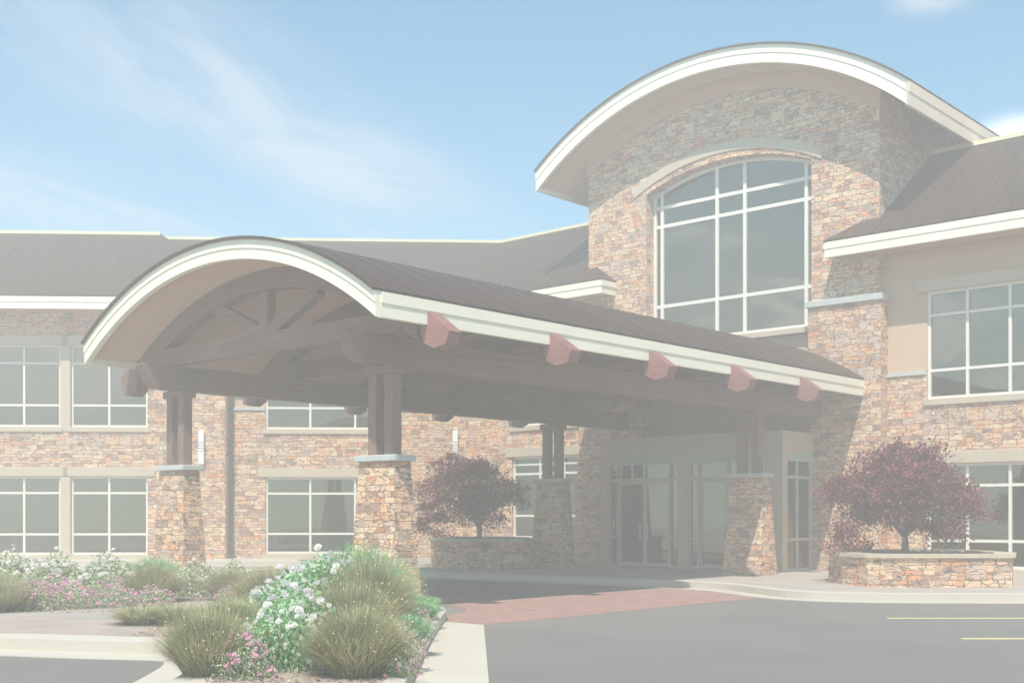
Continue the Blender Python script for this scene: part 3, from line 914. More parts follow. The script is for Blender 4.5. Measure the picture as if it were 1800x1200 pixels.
def barrel(parent, c, half, z_apex, rise, o_front, o_back, fh, names, proud=0.018, sides=(True, True), seam=0.6, n=40):
    """curved roof: metal shell with seams, two-step fascia round the front arch and along both eaves, soffit below"""
    r = (half ** 2 + rise ** 2) / (2 * rise); zc = z_apex - r
    A = math.asin(half / r)

    def pt(th, rad, o): return FT.P(c + rad * math.sin(th), o, zc + rad * math.cos(th))

    def ring(mb, r0, r1, o0, o1, clip=None):
        ths = samples(-1, 1, n)
        rows = []
        for t in ths:
            a0 = math.asin(min(1, half / r0)) * t if clip else A * t
            a1 = math.asin(min(1, half / r1)) * t if clip else A * t
            rows.append([pt(a0, r0, o0), pt(a1, r1, o0), pt(a0, r0, o1), pt(a1, r1, o1)])
        vs = [p for row in rows for p in row]; fs = []
        for i in range(n):
            k = 4 * i; j = k + 4
            fs += [(k + 2, j + 2, j + 3, k + 3), (k, k + 1, j + 1, j), (k, j, j + 2, k + 2), (k + 1, k + 3, j + 3, j + 1)]
        m = 4 * n
        fs += [(0, 2, 3, 1), (m, m + 1, m + 3, m + 2)]
        mb.add(vs, fs)
    rm = MB()
    ring(rm, r + 0.002, r + 0.05, o_back, o_front + 0.07)
    k = 0
    o = o_front - 0.25
    while o > o_back:
        ring(rm, r + 0.049, r + 0.057, o - 0.016, o + 0.016)
        o -= seam
    rm.build(names[0], M['roof'], parent, smooth=False)
    fm = MB()
    ring(fm, r - fh * 0.45, r, o_front - 0.12, o_front + proud, True)
    ring(fm, r - fh, r - fh * 0.455, o_front - 0.12, o_front, True)
    fm.build(names[1], M['fascia'], parent)
    ze = zc + r * math.cos(A); v = fh / math.cos(A)
    ext = half
    for sgn in (-1, 1):
        sm = MB()
        lo, hi = sorted((c + sgn * (ext - 0.10), c + sgn * (ext + proud)))
        sm.box(FT, lo, hi, o_back, o_front - 0.122, ze - v * 0.45, ze - 0.004)
        lo, hi = sorted((c + sgn * (ext - 0.09), c + sgn * ext))
        sm.box(FT, lo, hi, o_back, o_front - 0.122, ze - v, ze - v * 0.455)
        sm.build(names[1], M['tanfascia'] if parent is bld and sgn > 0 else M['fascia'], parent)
    cm = MB()
    rc = r - fh + 0.05
    a = math.asin((half - 0.10) / rc)
    rows = [[pt(a * t, rc, o_back), pt(a * t, rc + 0.04, o_back), pt(a * t, rc, o_front - 0.124), pt(a * t, rc + 0.04, o_front - 0.124)] for t in samples(-1, 1, n)]
    vs = [p for row in rows for p in row]; fs = []
    for i in range(n):
        k = 4 * i; j = k + 4
        fs += [(k + 2, j + 2, j + 3, k + 3), (k, k + 1, j + 1, j), (k, j, j + 2, k + 2), (k + 1, k + 3, j + 3, j + 1)]
    cm.add(vs, fs)
    cm.build(names[2], M['soffit'], parent, smooth=True)
    return r, zc, A


barrel(bld, TC, HALF, Z_APEX, RISE, 1.07, -10.0, 0.46, ("barrel_roof", "fascia", "soffit"))

# ------------------------------------------------------------------ entrance vestibule
VO = 1.8
V0, V1 = -7.25, -1.40
mb = MB()
mb.box(FT, V0, V1, 0.17, VO, 3.22, 3.77); mb.build("door_header", M['trim'], bld, bevel=0.01)
mb = MB()
mb.box(FT, V0 + 0.02, V1 - 0.02, 0.17, VO - 0.02, 3.0, 3.218); mb.build("vestibule_ceiling", M['ceiling'], bld)
for a, b in ((V0, -6.99), (-4.56, -4.27), (-1.86, V1)):
    mb = MB(); mb.box(FT, a, b, VO - 0.26, VO, 0.15, 3.216); mb.build("door_pier", M['trim'], bld, bevel=0.01)


def entrance(s0, s1, sl, mid):
    w = 0.055
    a, b = s0 + sl, s1 - sl
    mb = MB()
    o = VO - 0.10
    mb.box(FT, s0, s1, o - 0.06, o + 0.06, 3.14, 3.215)
    mb.box(FT, s0, s1, o - 0.058, o + 0.058, 2.54, 2.63)
    for x in (s0 + 0.03, a, b, s1 - 0.03):
        mb.box(FT, x - w / 2, x + w / 2, o - 0.064, o + 0.064, 0.15, 3.213)
    mb.box(FT, mid - w / 2, mid + w / 2, o - 0.062, o + 0.062, 2.62, 3.15)
    for x0, x1 in ((s0, a), (b, s1)):
        mb.box(FT, x0, x1, o - 0.05, o + 0.05, 0.95, 1.01)
        mb.box(FT, x0, x1, o - 0.05, o + 0.05, 0.15, 0.24)
    fr = mb.build("entrance_frame", M['doorframe'], bld)
    mb = MB()
    mb.box(FT, s0 + 0.03, a, o - 0.01, o, 0.2, 2.58); mb.box(FT, b, s1 - 0.03, o - 0.01, o, 0.2, 2.58)
    mb.box(FT, s0 + 0.03, s1 - 0.03, o - 0.01, o, 2.6, 3.17)
    mb.build("pane", M['glass'], fr)
    for x0, x1, hx in ((a + w / 2 + 0.004, mid - 0.004, 0.86), (mid + 0.004, b - w / 2 - 0.004, 0.14)):
        mb = MB()
        mb.box(FT, x0, x1, o - 0.03, o + 0.03, 0.17, 0.28)
        mb.box(FT, x0, x1, o - 0.03, o + 0.03, 2.46, 2.535)
        mb.box(FT, x0, x0 + 0.06, o - 0.028, o + 0.028, 0.17, 2.53); mb.box(FT, x1 - 0.06, x1, o - 0.028, o + 0.028, 0.17, 2.53)
        d = mb.build("door", M['doorframe'], bld)
        mb = MB(); mb.box(FT, x0 + 0.03, x1 - 0.03, o - 0.01, o, 0.22, 2.5); mb.build("pane", M['glass'], d)
        mb = MB(); hx = x0 + (x1 - x0) * hx
        mb.box(FT, hx - 0.018, hx + 0.018, o + 0.07, o + 0.10, 0.95, 1.35)
        mb.box(FT, hx - 0.015, hx + 0.015, o + 0.028, o + 0.072, 1.0, 1.03); mb.box(FT, hx - 0.015, hx + 0.015, o + 0.028, o + 0.072, 1.27, 1.30)
        mb.build("handle", M['steel'], d)


entrance(-6.985, -4.565, 0.32, -5.74)
entrance(-4.265, -1.865, 0.30, -3.06)
# glazed side of the vestibule
FS = Frame(tuple(FT.P(V1, VO, 0).xy), (QX, QY), (-px_, -py_))
FS2 = Frame(tuple(FT.P(V0, 0.17, 0).xy), (-QX, -QY), (px_, py_))
window(FS, 0.03, 1.62, 0.15, 3.215, [0.86], [0.97, 2.58], -0.10, name="side_window", mat='doorframe')
window(FS2, 0.01, 1.36, 0.15, 3.215, [0.70], [0.97, 2.58], -0.10, name="side_window", mat='doorframe')
mb = MB(); mb.box(FT, V0 + 0.3, V1 - 0.3, -0.3, VO - 0.3, 0.14, 0.156); mb.build("entrance_mat", M['interior_floor'], bld)

mb = MB(); mb.box(FT, V0 + 0.02, -6.90, 0.232, 0.30, 0.16, 3.0); mb.build("interior_wall", M['interior'], bld)
# interiors behind the glass
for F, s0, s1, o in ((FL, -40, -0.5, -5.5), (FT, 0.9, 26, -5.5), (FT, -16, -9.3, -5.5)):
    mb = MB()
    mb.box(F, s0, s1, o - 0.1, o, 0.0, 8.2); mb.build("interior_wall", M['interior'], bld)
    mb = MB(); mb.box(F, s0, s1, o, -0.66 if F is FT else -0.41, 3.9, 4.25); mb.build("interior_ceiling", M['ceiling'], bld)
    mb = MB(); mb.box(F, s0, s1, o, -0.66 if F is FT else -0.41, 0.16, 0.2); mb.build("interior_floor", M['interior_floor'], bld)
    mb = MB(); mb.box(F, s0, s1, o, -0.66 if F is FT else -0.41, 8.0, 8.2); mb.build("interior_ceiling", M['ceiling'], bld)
for F, ss in ((FL, (-37, -25, -16.8, -10.2, -7.2)), (FT, (6.4, 13.0, -13.2))):
    for x in ss:
        mb = MB(); mb.box(F, x, x + 0.12, -5.5, -0.66 if F is FT else -0.41, 0.2, 8.0); mb.build("partition", M['interior'], bld)
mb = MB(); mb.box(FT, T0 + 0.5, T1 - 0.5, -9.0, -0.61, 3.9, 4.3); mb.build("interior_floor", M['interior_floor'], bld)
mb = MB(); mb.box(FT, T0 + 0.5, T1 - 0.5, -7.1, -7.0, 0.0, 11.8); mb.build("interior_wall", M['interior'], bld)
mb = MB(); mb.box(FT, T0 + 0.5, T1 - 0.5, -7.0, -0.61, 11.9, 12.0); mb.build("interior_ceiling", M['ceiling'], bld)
mb = MB()
for k in range(3):
    zz = 9.0 - k * 0.35; rr = 0.35 + 0.13 * k
    mb.tube([FT.P(-4.4, -3.2, zz), FT.P(-4.4, -3.2, zz - 0.2)], [rr, rr * 0.9], 20)
mb.build("chandelier", M['ceiling'], bld)
mb = MB(); mb.box(FT, 25.6, 26, -9, -0.66, 0, 8.3); mb.build("stone_wall", M['stone'], bld)

# ------------------------------------------------------------------ entrance canopy
can = thing("entrance_canopy", tuple(FT.P(-4.43, 8.4, 0)),
            "barrel-roofed drive-through canopy with cream fascia, dark timber trusses and stone column bases", "canopy")
PC = -4.43
PHALF = 4.43
PF = 16.8
r_p, zc_p, A_p = barrel(can, PC, PHALF, 6.43, 1.37, PF, 0.02, 0.33, ("barrel_roof", "fascia", "ceiling"))
POSTS = [(-1.31, 15.43), (-7.55, 15.43), (-1.31, 3.55), (-7.55, 3.55)]
for s, o in POSTS:
    P = FT.P
    # base tapers towards the cap
    mb = MB()
    wb, db, wt, dt = 0.60, 0.29, 0.44, 0.185
    zb = 0.10
    mb.hexa([P(s - wb, o - db, zb), P(s + wb, o - db, zb), P(s + wb, o + db, zb), P(s - wb, o + db, zb),
             P(s - wt, o - dt, 2.50), P(s + wt, o - dt, 2.50), P(s + wt, o + dt, 2.50), P(s - wt, o + dt, 2.50)])
    pier = mb.build("stone_pier", M['stone'], can)
    mb = MB(); mb.box(FT, s - 0.52, s + 0.52, o - 0.25, o + 0.25, 2.502, 2.61); mb.build("cap", M['cap'], pier, bevel=0.015)
    for d in (-0.205, 0.205):
        mb = MB(); mb.box(FT, s + d - 0.105, s + d + 0.105, o - 0.105, o + 0.105, 2.612, 4.128); mb.build("post", M['postwood'], can, bevel=0.01)
    mb = MB(); mb.box(FT, s - 0.36, s + 0.36, o - 0.16, o + 0.16, 3.98, 4.126); mb.build("post_collar", M['wood'], can, bevel=0.01)
for s in (-1.31, -7.55):
    mb = MB()
    prof = [(16.35, 4.58), (16.18, 4.26), (16.0, 4.13), (0.2, 4.13), (0.2, 4.62), (16.35, 4.62)]
    mb.prism([FT.P(s - 0.15, o, z) for o, z in prof], FT.ax * 0.30)
    mb.build("longitudinal_beam", M['wood'], can, bevel=0.01)
# the trusses
TR = [15.55 - 3.05 * k for k in range(5)]
rch = r_p - 0.33 + 0.02
for i, o in enumerate(TR):
    mb = MB(); mb.box(FT, PC - 3.75, PC + 3.75, o - 0.12, o + 0.12, 4.63, 4.98); mb.build("tie_beam", M['wood'], can, bevel=0.01)
    mb = MB()
    prof = []
    for s in samples(PC - 4.18, PC + 4.18, 28):
        zt_ = zc_p + math.sqrt(rch ** 2 - (s - PC) ** 2)
        zl = zc_p + math.sqrt((rch - 0.35) ** 2 - (s - PC) ** 2) if abs(s - PC) < rch - 0.36 else 4.4
        prof.append((s, zl, zt_ - 0.004))
    mb.strips(FT, prof, o - 0.14, o + 0.14); mb.build("arched_chord", M['wood'], can)
    mb = MB(); mb.box(FT, PC - 0.14, PC + 0.14, o - 0.10, o + 0.10, 4.982, 5.80); mb.build("king_post", M['wood'], can, bevel=0.01)
    for sg in (-1, 1):
        mb = MB()
        x0, z0 = PC + sg * 0.10, 4.985
        x1, z1 = PC + sg * 1.55, 5.62
        d = Vector((x1 - x0, z1 - z0)).normalized(); nn = Vector((-d.y, d.x)) * 0.12
        q = [(x0 - nn.x, z0 - nn.y), (x0 + nn.x, z0 + nn.y), (x1 + nn.x, z1 + nn.y), (x1 - nn.x, z1 - nn.y)]
        mb.prism([FT.P(a, o - 0.09, b) for a, b in q], FT.n * 0.18); mb.build("strut", M['wood'], can, bevel=0.01)
        # rafter tail poking out under the fascia
        e = PC + sg * PHALF
        prof = [(-0.16, 4.52), (-0.16, 4.84), (0.03, 4.86), (0.50, 4.52), (0.41, 4.32), (0.14, 4.27), (-0.10, 4.38)]
        if sg < 0: prof = [(a, b if b > 4.45 else b - 0.17) for a, b in prof]
        mb = MB(); mb.prism([FT.P(e + sg * a, o - 0.141, b) for a, b in prof], FT.n * 0.282)
        mb.build("rafter_tail", M['sunlit_wood'] if sg > 0 else M['wood'], can)  # one timber on both sides; sunlit right and shaded left painted as two colours
# small downlights under the ceiling ridge are not visible; none built

# ------------------------------------------------------------------ wall lamps
def wall_lamp(F, s, o, z0, label):
    t = thing("wall_lamp", tuple(F.P(s, o, z0)), label, "wall lamp", "tall white lamps on the left wing")
    for za, zb in ((0, 0.42), (0.72, 1.12)):
        mb = MB(); mb.box(F, s - 0.09, s + 0.09, o + 0.02, o + 0.14, z0 + za, z0 + zb); mb.build("housing", M['lampwhite'], t, bevel=0.01)
    mb = MB(); mb.box(F, s - 0.05, s + 0.05, o + 0.0, o + 0.10, z0 + 0.05, z0 + 1.08); mb.build("back_plate", M['steel'], t)
    for k in range(3):
        mb = MB(); mb.box(F, s - 0.09, s + 0.09, o + 0.02, o + 0.14, z0 + 0.445 + 0.093 * k, z0 + 0.505 + 0.093 * k); mb.build("louvre", M['lampwhite'], t, bevel=0.005)


wall_lamp(FL, -8.83, 0.65, 3.28, "white wall lamp with louvres on the stone beside the tapered left front column")
wall_lamp(FL, -0.45, 0.0, 3.35, "white wall lamp on the stone wall behind the smaller purple tree")

# ------------------------------------------------------------------ planters
def planter(pts, z0, z1, label, capo=0.07):
    cx = sum(p[0] for p in pts) / len(pts); cy = sum(p[1] for p in pts) / len(pts)
    t = thing("stone_planter", (cx, cy, z0), label, "planter")
    n = len(pts)

    def off(d): return [(x + (x - cx) / math.hypot(x - cx, y - cy) * d, y + (y - cy) / math.hypot(x - cx, y - cy) * d) for x, y in pts]
    outer, inner = pts, off(-0.32)
    mb = MB()
    for i in range(n):
        j = (i + 1) % n
        mb.hexa([(*outer[i], z0 - 0.02), (*outer[j], z0 - 0.02), (*inner[j], z0 - 0.02), (*inner[i], z0 - 0.02),
                 (*outer[i], z1), (*outer[j], z1), (*inner[j], z1), (*inner[i], z1)])
    mb.build("wall", M['stone'], t, recalc=True)
    oc, ic = off(capo), off(-0.37)
    mb = MB()
    for i in range(n):
        j = (i + 1) % n
        mb.hexa([(*oc[i], z1 + 0.002), (*oc[j], z1 + 0.002), (*ic[j], z1 + 0.002), (*ic[i], z1 + 0.002),
                 (*oc[i], z1 + 0.08), (*oc[j], z1 + 0.08), (*ic[j], z1 + 0.08), (*ic[i], z1 + 0.08)])
    mb.build("cap", M['tancap'], t)
    mb = MB(); mb.prism([(x, y, z1 - 0.25) for x, y in off(-0.33)], (0, 0, 0.28)); mb.build("soil", M['soil'], t)


planter([(6.90, 25.1), (7.17, 24.3), (7.7, 24.05), (10.05, 24.15), (10.5, 25.2), (10.4, 27.0), (9.2, 27.9), (7.6, 27.6), (6.95, 26.4)], 0.15, 0.74,
        "sunlit stone planter with tan cap under the larger purple tree at the kerb")
planter([(-2.3, 34.0), (-1.95, 32.8), (-1.2, 32.15), (0.3, 32.3), (0.75, 33.4), (0.3, 35.6), (-1.0, 36.0), (-2.05, 35.6)], 0.15, 0.88,
        "shaded low stone planter under the smaller purple tree behind the canopy")


# ------------------------------------------------------------------ plants
def fast_mesh(name, V, Fq, mat, parent, base):
    """V (n,3) world points, Fq list of faces as an int array (k, m)"""
    me = bpy.data.meshes.new(name)
    V = np.asarray(V, dtype=np.float32) - np.asarray(base, dtype=np.float32)
    Fq = np.asarray(Fq, dtype=np.int32)
    k, m = Fq.shape
    me.vertices.add(len(V)); me.vertices.foreach_set("co", V.ravel())
    me.loops.add(k * m); me.loops.foreach_set("vertex_index", Fq.ravel())
    me.polygons.add(k)
    me.polygons.foreach_set("loop_start", np.arange(0, k * m, m, dtype=np.int32))
    me.polygons.foreach_set("loop_total", np.full(k, m, dtype=np.int32))
    me.update(calc_edges=True)
    me.materials.append(mat)
    o = bpy.data.objects.new(name, me)
    COL.objects.link(o); o.parent = parent
    return o


rng = np.random.default_rng(11)


def unit(n):
    v = rng.normal(size=(n, 3)); return v / np.linalg.norm(v, axis=1, keepdims=True)


def leaves(C, size, aspect=0.55, nrm=None, droop=0.0):
    """one folded leaf (a four-point kite bent along its rib) at each point of C"""
    n = len(C)
    a = unit(n)
    if nrm is not None: a = a * 0.8 + nrm
    a /= np.linalg.norm(a, axis=1, keepdims=True)
    b = np.cross(a, unit(n)); b /= np.linalg.norm(b, axis=1, keepdims=True)
    c = np.cross(a, b)
    s = size * rng.uniform(0.6, 1.25, size=(n, 1))
    p0 = C - b * s * 0.5
    p1 = C + c * s * aspect * 0.5 + a * s * 0.08
    p2 = C + b * s * 0.5 - a * s * 0.10
    p3 = C - c * s * aspect * 0.5 + a * s * 0.08
    V = np.stack([p0, p1, p2, p3], 1).reshape(-1, 3)
    F = np.arange(4 * n).reshape(n, 4)
    return V, F


def blades(n, r, h, width, lean=0.55, z0=0.0, upright=1.0):
    """grass blades: each three quads narrowing to the tip"""
    ang = rng.uniform(0, 2 * np.pi, n); rad = r * 0.45 * np.sqrt(rng.uniform(0, 1, n))
    base = np.stack([rad * np.cos(ang), rad * np.sin(ang), np.full(n, z0)], 1)
    a2 = ang + rng.normal(0, 0.75, n)
    out = np.stack([np.cos(a2), np.sin(a2), np.zeros(n)], 1)
    L = h * rng.uniform(0.45, 1.05, n) * (1.0 - 0.28 * (rad / (r * 0.45)) ** 2)
    ln = (rad / (r * 0.45) * 0.8 + 0.2) * lean * rng.uniform(0.5, 1.2, n)
    side = np.cross(out, [0, 0, 1.0])
    rows = []
    for k, (t, w) in enumerate(((0, 1.0), (0.4, 0.9), (0.75, 0.6), (1.0, 0.12))):
        ctr = base + np.stack([np.zeros(n), np.zeros(n), L * (t - 0.18 * t * t * ln)], 1) + out * (r * ln * (t ** 1.6) * 1.1)[:, None]
        rows += [ctr - side * width * w * 0.5, ctr + side * width * w * 0.5]
    V = np.stack(rows, 1).reshape(-1, 3)
    i = np.arange(n)[:, None] * 8
    F = np.concatenate([i + np.array([[0, 1, 3, 2]]), i + np.array([[2, 3, 5, 4]]), i + np.array([[4, 5, 7, 6]])], 0)
    tips = rows[6]
    return V, F, tips


def dome(n, r, h, inner=0.35):
    u = unit(n); u[:, 2] = np.abs(u[:, 2])
    rad = rng.uniform(inner ** 3, 1, n) ** (1 / 3)
    lump = 1 + 0.16 * np.sin(u[:, 0] * 5 + 1.3) * np.cos(u[:, 1] * 6) + 0.10 * np.sin(9 * u[:, 2] + 4 * u[:, 0])
    P = u * (rad * lump)[:, None]
    return P * np.array([r, r, h]), u


def flowers(C, size, petals=6):
    """small blossoms: a rosette of petals round each point"""
    V, F = [], []
    k = 0
    for c in C:
        ax = unit(1)[0]; ax[2] = abs(ax[2]) + 0.4; ax[1] -= 0.5; ax /= np.linalg.norm(ax)
        x = np.cross(ax, [0.3, 0.8, 0.1]); x /= np.linalg.norm(x); y = np.cross(ax, x)
        s = size * random.uniform(0.7, 1.2)
        for ring, (rr, lift) in enumerate(((1.0, 0.15), (0.6, 0.42))):
            for q in range(petals):
                a = 2 * math.pi * (q + 0.5 * ring) / petals
                d = x * math.cos(a) + y * math.sin(a); t = np.cross(ax, d)
                V += [c, c + d * s * 0.30 * rr + t * s * 0.26 * rr + ax * s * lift * 0.6, c + d * s * 0.52 * rr + ax * s * lift, c + d * s * 0.30 * rr - t * s * 0.26 * rr + ax * s * lift * 0.6]
                F.append((k, k + 1, k + 2, k + 3)); k += 4
    return np.array(V), np.array(F)


def stems(n, r, h):
    mb = MB()
    for i in range(n):
        a = random.uniform(0, 6.28); rr = random.uniform(0.1, 0.8) * r
        mb.tube([(0.15 * rr * math.cos(a), 0.15 * rr * math.sin(a), -0.03), (0.6 * rr * math.cos(a), 0.6 * rr * math.sin(a), h * 0.45), (rr * math.cos(a), rr * math.sin(a), h * 0.8)], [0.008, 0.006, 0.003], 4)
    return mb


PROTO = {}


def make_proto(kind):
    """unit-sized plant (radius 0.5, height 0.6) at the origin; first use becomes the first plant"""
    root = bpy.data.objects.new(kind[0], None)
    COL.objects.link(root)
    k = kind[1]
    if k == 'olive':
        V, F, tips = blades(5600, 0.5, 0.64, 0.007, 0.78)
        fast_mesh("foliage", V, F, M['olive'], root, (0, 0, 0))
        sel = tips[rng.choice(len(tips), 420, False)] + rng.normal(0, 0.02, (420, 3))
        V, F = leaves(sel, 0.020, 0.8)
        fast_mesh("seed_heads", V, F, M['dry'], root, (0, 0, 0))["kind"] = "stuff"
    elif k == 'tuft':
        V, F, tips = blades(900, 0.5, 0.55, 0.016, 1.1)
        fast_mesh("foliage", V, F, M['olive'], root, (0, 0, 0))
    elif k in ('rose', 'rosegrey'):
        C, u = dome(3000, 0.5, 0.62)
        V, F = leaves(C, 0.055, 0.6, u * 0.5)
        fast_mesh("foliage", V, F, M['bright' if k == 'rose' else 'grey_leaf'], root, (0, 0, 0))
        stems(12, 0.4, 0.55).build("stems", M['bark'], root, recalc=False, uvs=False)
        C, u = dome(150 if k == 'rose' else 130, 0.54, 0.67, 0.94)
        V, F = flowers(C[rng.random(len(C)) < 0.28 + 0.5 * (np.sin(C[:, 0] * 9) * np.cos(C[:, 1] * 8) > 0)], 0.088 if k == 'rose' else 0.08)
        fast_mesh("blossoms", V, F, M['white'], root, (0, 0, 0))["kind"] = "stuff"
    elif k == 'pink':
        C, u = dome(2200, 0.5, 0.55)
        V, F = leaves(C, 0.05, 0.5, u * 0.5)
        fast_mesh("foliage", V, F, M['leaf' if random.random() < 0.0 else 'grey_leaf'], root, (0, 0, 0))
        C, u = dome(95, 0.52, 0.60, 0.85)
        V, F = flowers(C, 0.075)
        fast_mesh("blossoms", V, F, M['pink'], root, (0, 0, 0))["kind"] = "stuff"
    elif k == 'green':
        V, F, tips = blades(3200, 0.5, 0.62, 0.011, 0.85)
        fast_mesh("foliage", V, F, M['bright'], root, (0, 0, 0))
        C, u = dome(1200, 0.46, 0.5)
        V, F = leaves(C, 0.05, 0.45, u * 0.5)
        fast_mesh("inner_leaves", V, F, M['leaf'], root, (0, 0, 0))
    return root


KIND = {'olive': ('olive_shrub', 'olive', 'shrub'), 'tuft': ('grass_tuft', 'tuft', 'grass'), 'rose': ('rose_bush', 'rose', 'flowering bush'),
        'rosegrey': ('white_flower_bush', 'rosegrey', 'flowering bush'), 'pink': ('pink_flower_clump', 'pink', 'flowers'), 'green': ('green_shrub', 'green', 'shrub')}
used = {}


def plant(kind, x, y, w, h, label, group=None, z=0.145):
    nm = KIND[kind]
    lst = used.setdefault(kind, [])
    if len(lst) < 2:
        root = make_proto(nm); lst.append(root)
    else:
        src = lst[len(lst) % 2]; lst.append(None)
        src = lst[random.randint(0, 1)]
        root = src.copy(); COL.objects.link(root)
        for ch in list(src.children):
            c = ch.copy(); COL.objects.link(c); c.parent = root
    root.location = (x, y, z)
    root.scale = (w, w, h / 0.6)
    root.rotation_euler = (0, 0, random.uniform(0, 6.28))
    tag(root, label, nm[2], group)


PLANTS = [
    ('olive', -2.78, 11.0, 0.95, 0.62, "large olive shrub with tan seed heads at the near left kerb tip"),
    ('olive', -1.42, 10.9, 1.0, 0.66, "large brownish olive shrub nearest the camera beside the driveway gutter"),
    ('olive', -1.68, 12.5, 1.05, 0.80, "olive shrub second along the driveway kerb, behind the nearest one"),
    ('olive', -1.75, 14.6, 1.15, 0.98, "tall olive shrub in front of the nearest stone column"),
    ('olive', -1.9, 17.4, 1.0, 0.90, "olive shrub at the foot of the nearest stone column"),
    ('olive', -2.95, 12.7, 0.95, 0.60, "olive shrub between the white roses and the grass tufts"),
    ('olive', -3.5, 17.6, 1.15, 0.88, "olive shrub behind the white roses, left of the nearest column"),
    ('rose', -2.21, 12.2, 0.95, 0.60, "white rose bush nearest the camera in the bed", ),
    ('rose', -2.51, 13.5, 1.1, 0.70, "white rose bush in the middle of the bed, second from the front", ),
    ('rose', -2.36, 15.1, 1.15, 0.84, "white rose bush with bright leaves, third from the front", ),
    ('rose', -2.81, 16.9, 1.2, 0.90, "white rose bush farthest back, left of the nearest column", ),
    ('green', -2.0, 15.7, 1.35, 1.16, "bright green shrub beside the roses in front of the nearest column"),
    ('rose', -2.18, 11.35, 0.72, 0.56, "low white rose bush at the very front between the two big olive shrubs"),
    ('pink', -2.42, 10.75, 0.50, 0.38, "pink flower clump at the bottom between two large olive shrubs"),
    ('pink', -1.05, 10.95, 0.42, 0.34, "pink flower clump nearest the camera on the driveway kerb"),
    ('pink', -1.12, 12.2, 0.46, 0.34, "pink flower clump second along the driveway kerb"),
    ('green', -1.18, 13.6, 0.50, 0.36, "small green shrub along the driveway kerb before the gutter bend"),
    ('pink', -1.28, 15.2, 0.50, 0.34, "sparse pink flower clump third along the driveway kerb"),
    ('green', -1.32, 16.8, 0.56, 0.36, "small green shrub on the driveway kerb near the brick crossing"),
    ('green', -1.42, 18.4, 0.60, 0.36, "small green shrub at the rounded end of the driveway kerb"),
    ('tuft', -4.95, 16.05, 0.72, 0.44, "grass tuft at the left end of the short row beside the path"),
    ('tuft', -4.45, 16.0, 0.72, 0.46, "grass tuft second in the short row beside the path"),
    ('tuft', -3.95, 15.9, 0.75, 0.48, "grass tuft third in the short row beside the path"),
    ('tuft', -3.5, 15.7, 0.75, 0.50, "grass tuft at the right end of the row, behind the olive shrub"),
    ('tuft', -3.35, 14.4, 0.8, 0.48, "grass tuft alone between the row and the near kerb"),
    ('olive', -4.85, 20.6, 0.85, 0.78, "olive shrub in front of the lower left front column, right side"),
    ('olive', -4.35, 20.9, 0.80, 0.68, "low olive shrub between the path end and the white roses"),
    ('pink', -4.75, 19.95, 0.40, 0.34, "tiny pink flower clump at the far end of the path"),
    ('olive', -6.05, 20.3, 1.0, 0.92, "olive shrub before the green shrub near the left front column"),
    ('green', -6.75, 22.6, 1.15, 1.02, "dark green shrub beside the foot of the left front column"),
    ('rosegrey', -5.65, 21.6, 0.85, 0.80, "white flower bush at the foot of the left front column"),
    ('rosegrey', -5.05, 21.9, 0.8, 0.78, "cream flower bush just right of the left front column"),
    ('rosegrey', -7.3, 21.7, 1.1, 0.96, "white flower bush left of the dark green shrub"),
    ('rosegrey', -8.1, 21.4, 1.15, 0.96, "white flower bush in the middle of the left bed"),
    ('rosegrey', -9.1, 21.9, 1.2, 1.0, "white flower bush farthest left in the bed"),
    ('rosegrey', -7.0, 20.3, 0.9, 0.80, "white flower bush among the pink clumps"),
    ('pink', -5.75, 19.2, 0.62, 0.46, "pink flower clump nearest the grass row along the path"),
    ('pink', -6.3, 19.05, 0.66, 0.52, "pink flower clump second along the path from the grass row"),
    ('pink', -6.85, 18.75, 0.70, 0.58, "pink flower clump third along the path from the grass row"),
    ('pink', -7.3, 18.45, 0.72, 0.60, "pink flower clump beside the left olive shrub"),
    ('pink', -7.4, 19.6, 0.75, 0.66, "tall pink flower clump behind the path edge"),
    ('pink', -6.6, 19.8, 0.72, 0.60, "pink flower clump before the white flower bush"),
    ('olive', -8.15, 18.9, 1.15, 0.85, "olive shrub with brown tips at the left end of the path"),
    ('olive', -7.75, 18.2, 0.95, 0.68, "low olive shrub in front at the left path edge"),
    ('olive', -8.9, 18.7, 1.0, 0.72, "olive shrub cut by the left edge of the picture"),
]
for p in PLANTS:
    k, x, y, w, h, lab = p
    plant(k, x, y, w * (1.0 if y < 15.8 and k == 'olive' else 1.12), h * (0.70 if y > 18 else 0.80 if y > 15.8 else 1.0), lab)


# bark chips and fallen leaves lying in the bed
def litter(name, n, mat, size, boxes):
    C = []
    for x0, x1, y0, y1, k in boxes:
        m = int(n * k)
        C.append(np.stack([rng.uniform(x0, x1, m), rng.uniform(y0, y1, m), rng.uniform(0.152, 0.165, m)], 1))
    C = np.concatenate(C)
    V, F = leaves(C, size, 0.5, np.array([[0, 0, 2.0]]))
    o = fast_mesh(name, V, F, mat, None, (0, 0, 0))
    tag(o, "brown bark chips lying on the planting bed", "bark chips", kind='stuff')


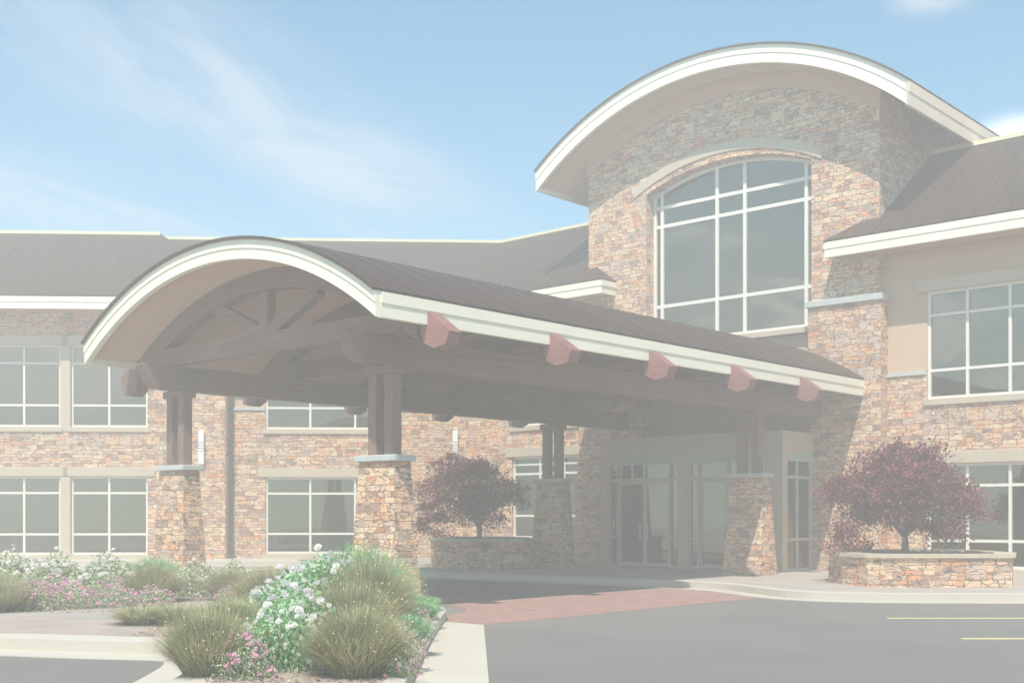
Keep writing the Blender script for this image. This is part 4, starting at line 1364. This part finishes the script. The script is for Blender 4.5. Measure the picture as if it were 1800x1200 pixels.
litter("bark_chips", 3600, M['bark'], 0.05, [(-2.7, -1.14, 9.5, 18, 0.45), (-4.6, -2.9, 14.4, 17, 0.2), (-8.5, -5.2, 17.8, 22, 0.35)])
litter("dry_leaves", 1400, M['dry'], 0.04, [(-2.7, -1.14, 9.5, 18, 0.5), (-4.6, -2.9, 14.4, 17, 0.2), (-8.5, -5.2, 17.8, 22, 0.3)])
C_ = np.concatenate([np.stack([rng.uniform(-1.34, -1.11, 5200), rng.uniform(11.2, 18.8, 5200), 0.15 + rng.uniform(0, 0.16, 5200)], 1)])
V_, F_ = leaves(C_, 0.045, 0.5)
tag(fast_mesh("ground_cover", V_, F_, M['leaf'], None, (0, 0, 0)), "low green ground cover along the driveway kerb", "ground cover", kind='stuff')

# ------------------------------------------------------------------ purple maples
def maple(x, y, z, crown_c, crown_r, n, label, seed):
    global rng
    rng = np.random.default_rng(seed); random.seed(seed)
    t = thing("maple_tree", (x, y, z), label, "tree")
    mb = MB()
    c = Vector(crown_c)
    base = Vector((x, y, z))
    tips = []
    mb.tube([base + Vector((0, 0, -0.05)), base + Vector((0.03, 0, 0.25)), base + Vector((0.0, 0, 0.5))], [0.085, 0.07, 0.065], 9)
    fork = base + Vector((0, 0, 0.46))
    for k in range(7):
        a = k * 0.898 + random.uniform(-0.2, 0.2)
        d = Vector((math.cos(a), math.sin(a) * 0.8, 0))
        m1 = fork + d * crown_r[0] * 0.18 + Vector((0, 0, 0.28))
        e = c + Vector((d.x * crown_r[0] * random.uniform(0.35, 0.75), d.y * crown_r[1] * 0.6, random.uniform(-0.35, 0.5) * crown_r[2]))
        mid = (m1 + e) / 2 + Vector((random.uniform(-.1, .1), random.uniform(-.1, .1), random.uniform(0.0, 0.2)))
        mb.tube([fork - Vector((0, 0, 0.06)), m1, mid, e], [0.05, 0.038, 0.026, 0.01], 6)
        tips.append(e)
        for j in range(3):
            e2 = e + Vector((random.uniform(-.5, .5) * crown_r[0], random.uniform(-.5, .5) * crown_r[1], random.uniform(-.3, .5) * crown_r[2]))
            mb.tube([mid, (mid + e2) / 2 + Vector((0, 0, 0.06)), e2], [0.02, 0.014, 0.005], 5)
            tips.append(e2)
    mb.build("trunk", M['bark'], t, smooth=True, recalc=False, uvs=False)
    # crown from many leaf sprays: each spray a flattened clump on the crown's surface or inside it
    pts = []
    cr = np.array(crown_r); cc = np.array(crown_c)
    lobes = []
    for k in range(26):
        a = k * 2.39996 + rng.uniform(-0.4, 0.4)
        zz = rng.uniform(-0.75, 0.95)
        q = math.sqrt(max(0.0, 1 - zz * zz)) * rng.uniform(0.35, 0.92)
        lobes.append((cc + cr * np.array([q * math.cos(a), q * math.sin(a), zz * rng.uniform(0.55, 0.85)]), rng.uniform(0.15, 0.34)))
    for dx, dz, lr in ((-0.82, -0.72, 0.24), (-0.60, -0.95, 0.16), (0.92, -0.12, 0.20), (0.50, -0.62, 0.22), (-0.95, 0.05, 0.18), (1.12, -0.30, 0.12)):
        lobes.append((cc + cr * np.array([dx, rng.uniform(-0.4, 0.2), dz]), lr))
    tot_w = sum(r ** 2 for _, r in lobes)
    for c0, lr in lobes:
        m_l = int(n * lr ** 2 / tot_w)
        nspr = 9
        for _ in range(nspr):
            u = unit(1)[0]
            ctr = c0 + u * np.array([1, 1, 0.75]) * cr[0] * lr * rng.uniform(0.4, 1.15)
            m = int(m_l / nspr * rng.uniform(0.4, 1.6))
            sp = rng.normal(size=(m, 3)) * np.array([0.12, 0.12, 0.055]) * crown_r[0] * rng.uniform(0.6, 1.4)
            sp[:, 2] -= 0.35 * np.hypot(sp[:, 0], sp[:, 1])
            pts.append(ctr + sp)
    P = np.concatenate(pts)
    V, F = leaves(P, 0.078, 0.66)
    fast_mesh("crown", V, F, M['maple'], t, (x, y, z))


maple(8.45, 25.9, 0.74, (8.34, 25.75, 2.14), (1.52, 1.4, 1.26), 28000, "larger purple-leaved maple in the sunlit planter by the right wing", 21)
maple(-0.95, 34.3, 0.86, (-1.24, 34.2, 2.34), (1.42, 1.25, 1.26), 17000, "smaller purple-leaved maple in the shaded planter behind the canopy", 33)

# ------------------------------------------------------------------ pale summer haze
t = NT("pale_haze")
t.n.remove(t.b)
vol = t.new("ShaderNodeVolumePrincipled", Density=HAZE_DENSITY, Anisotropy=0.0)
vol.inputs["Color"].default_value = (1.0, 0.97, 0.92, 1)
t.link(vol.outputs[0], t.out.inputs["Volume"])
mb = MB()
mb.hexa([(-125, -70, -1), (125, -70, -1), (125, 140, -1), (-125, 140, -1), (-125, -70, 15.2), (125, -70, 15.2), (125, 140, 15.2), (-125, 140, 15.2)])
tag(mb.build("haze", t.m, uvs=False), kind='stuff')
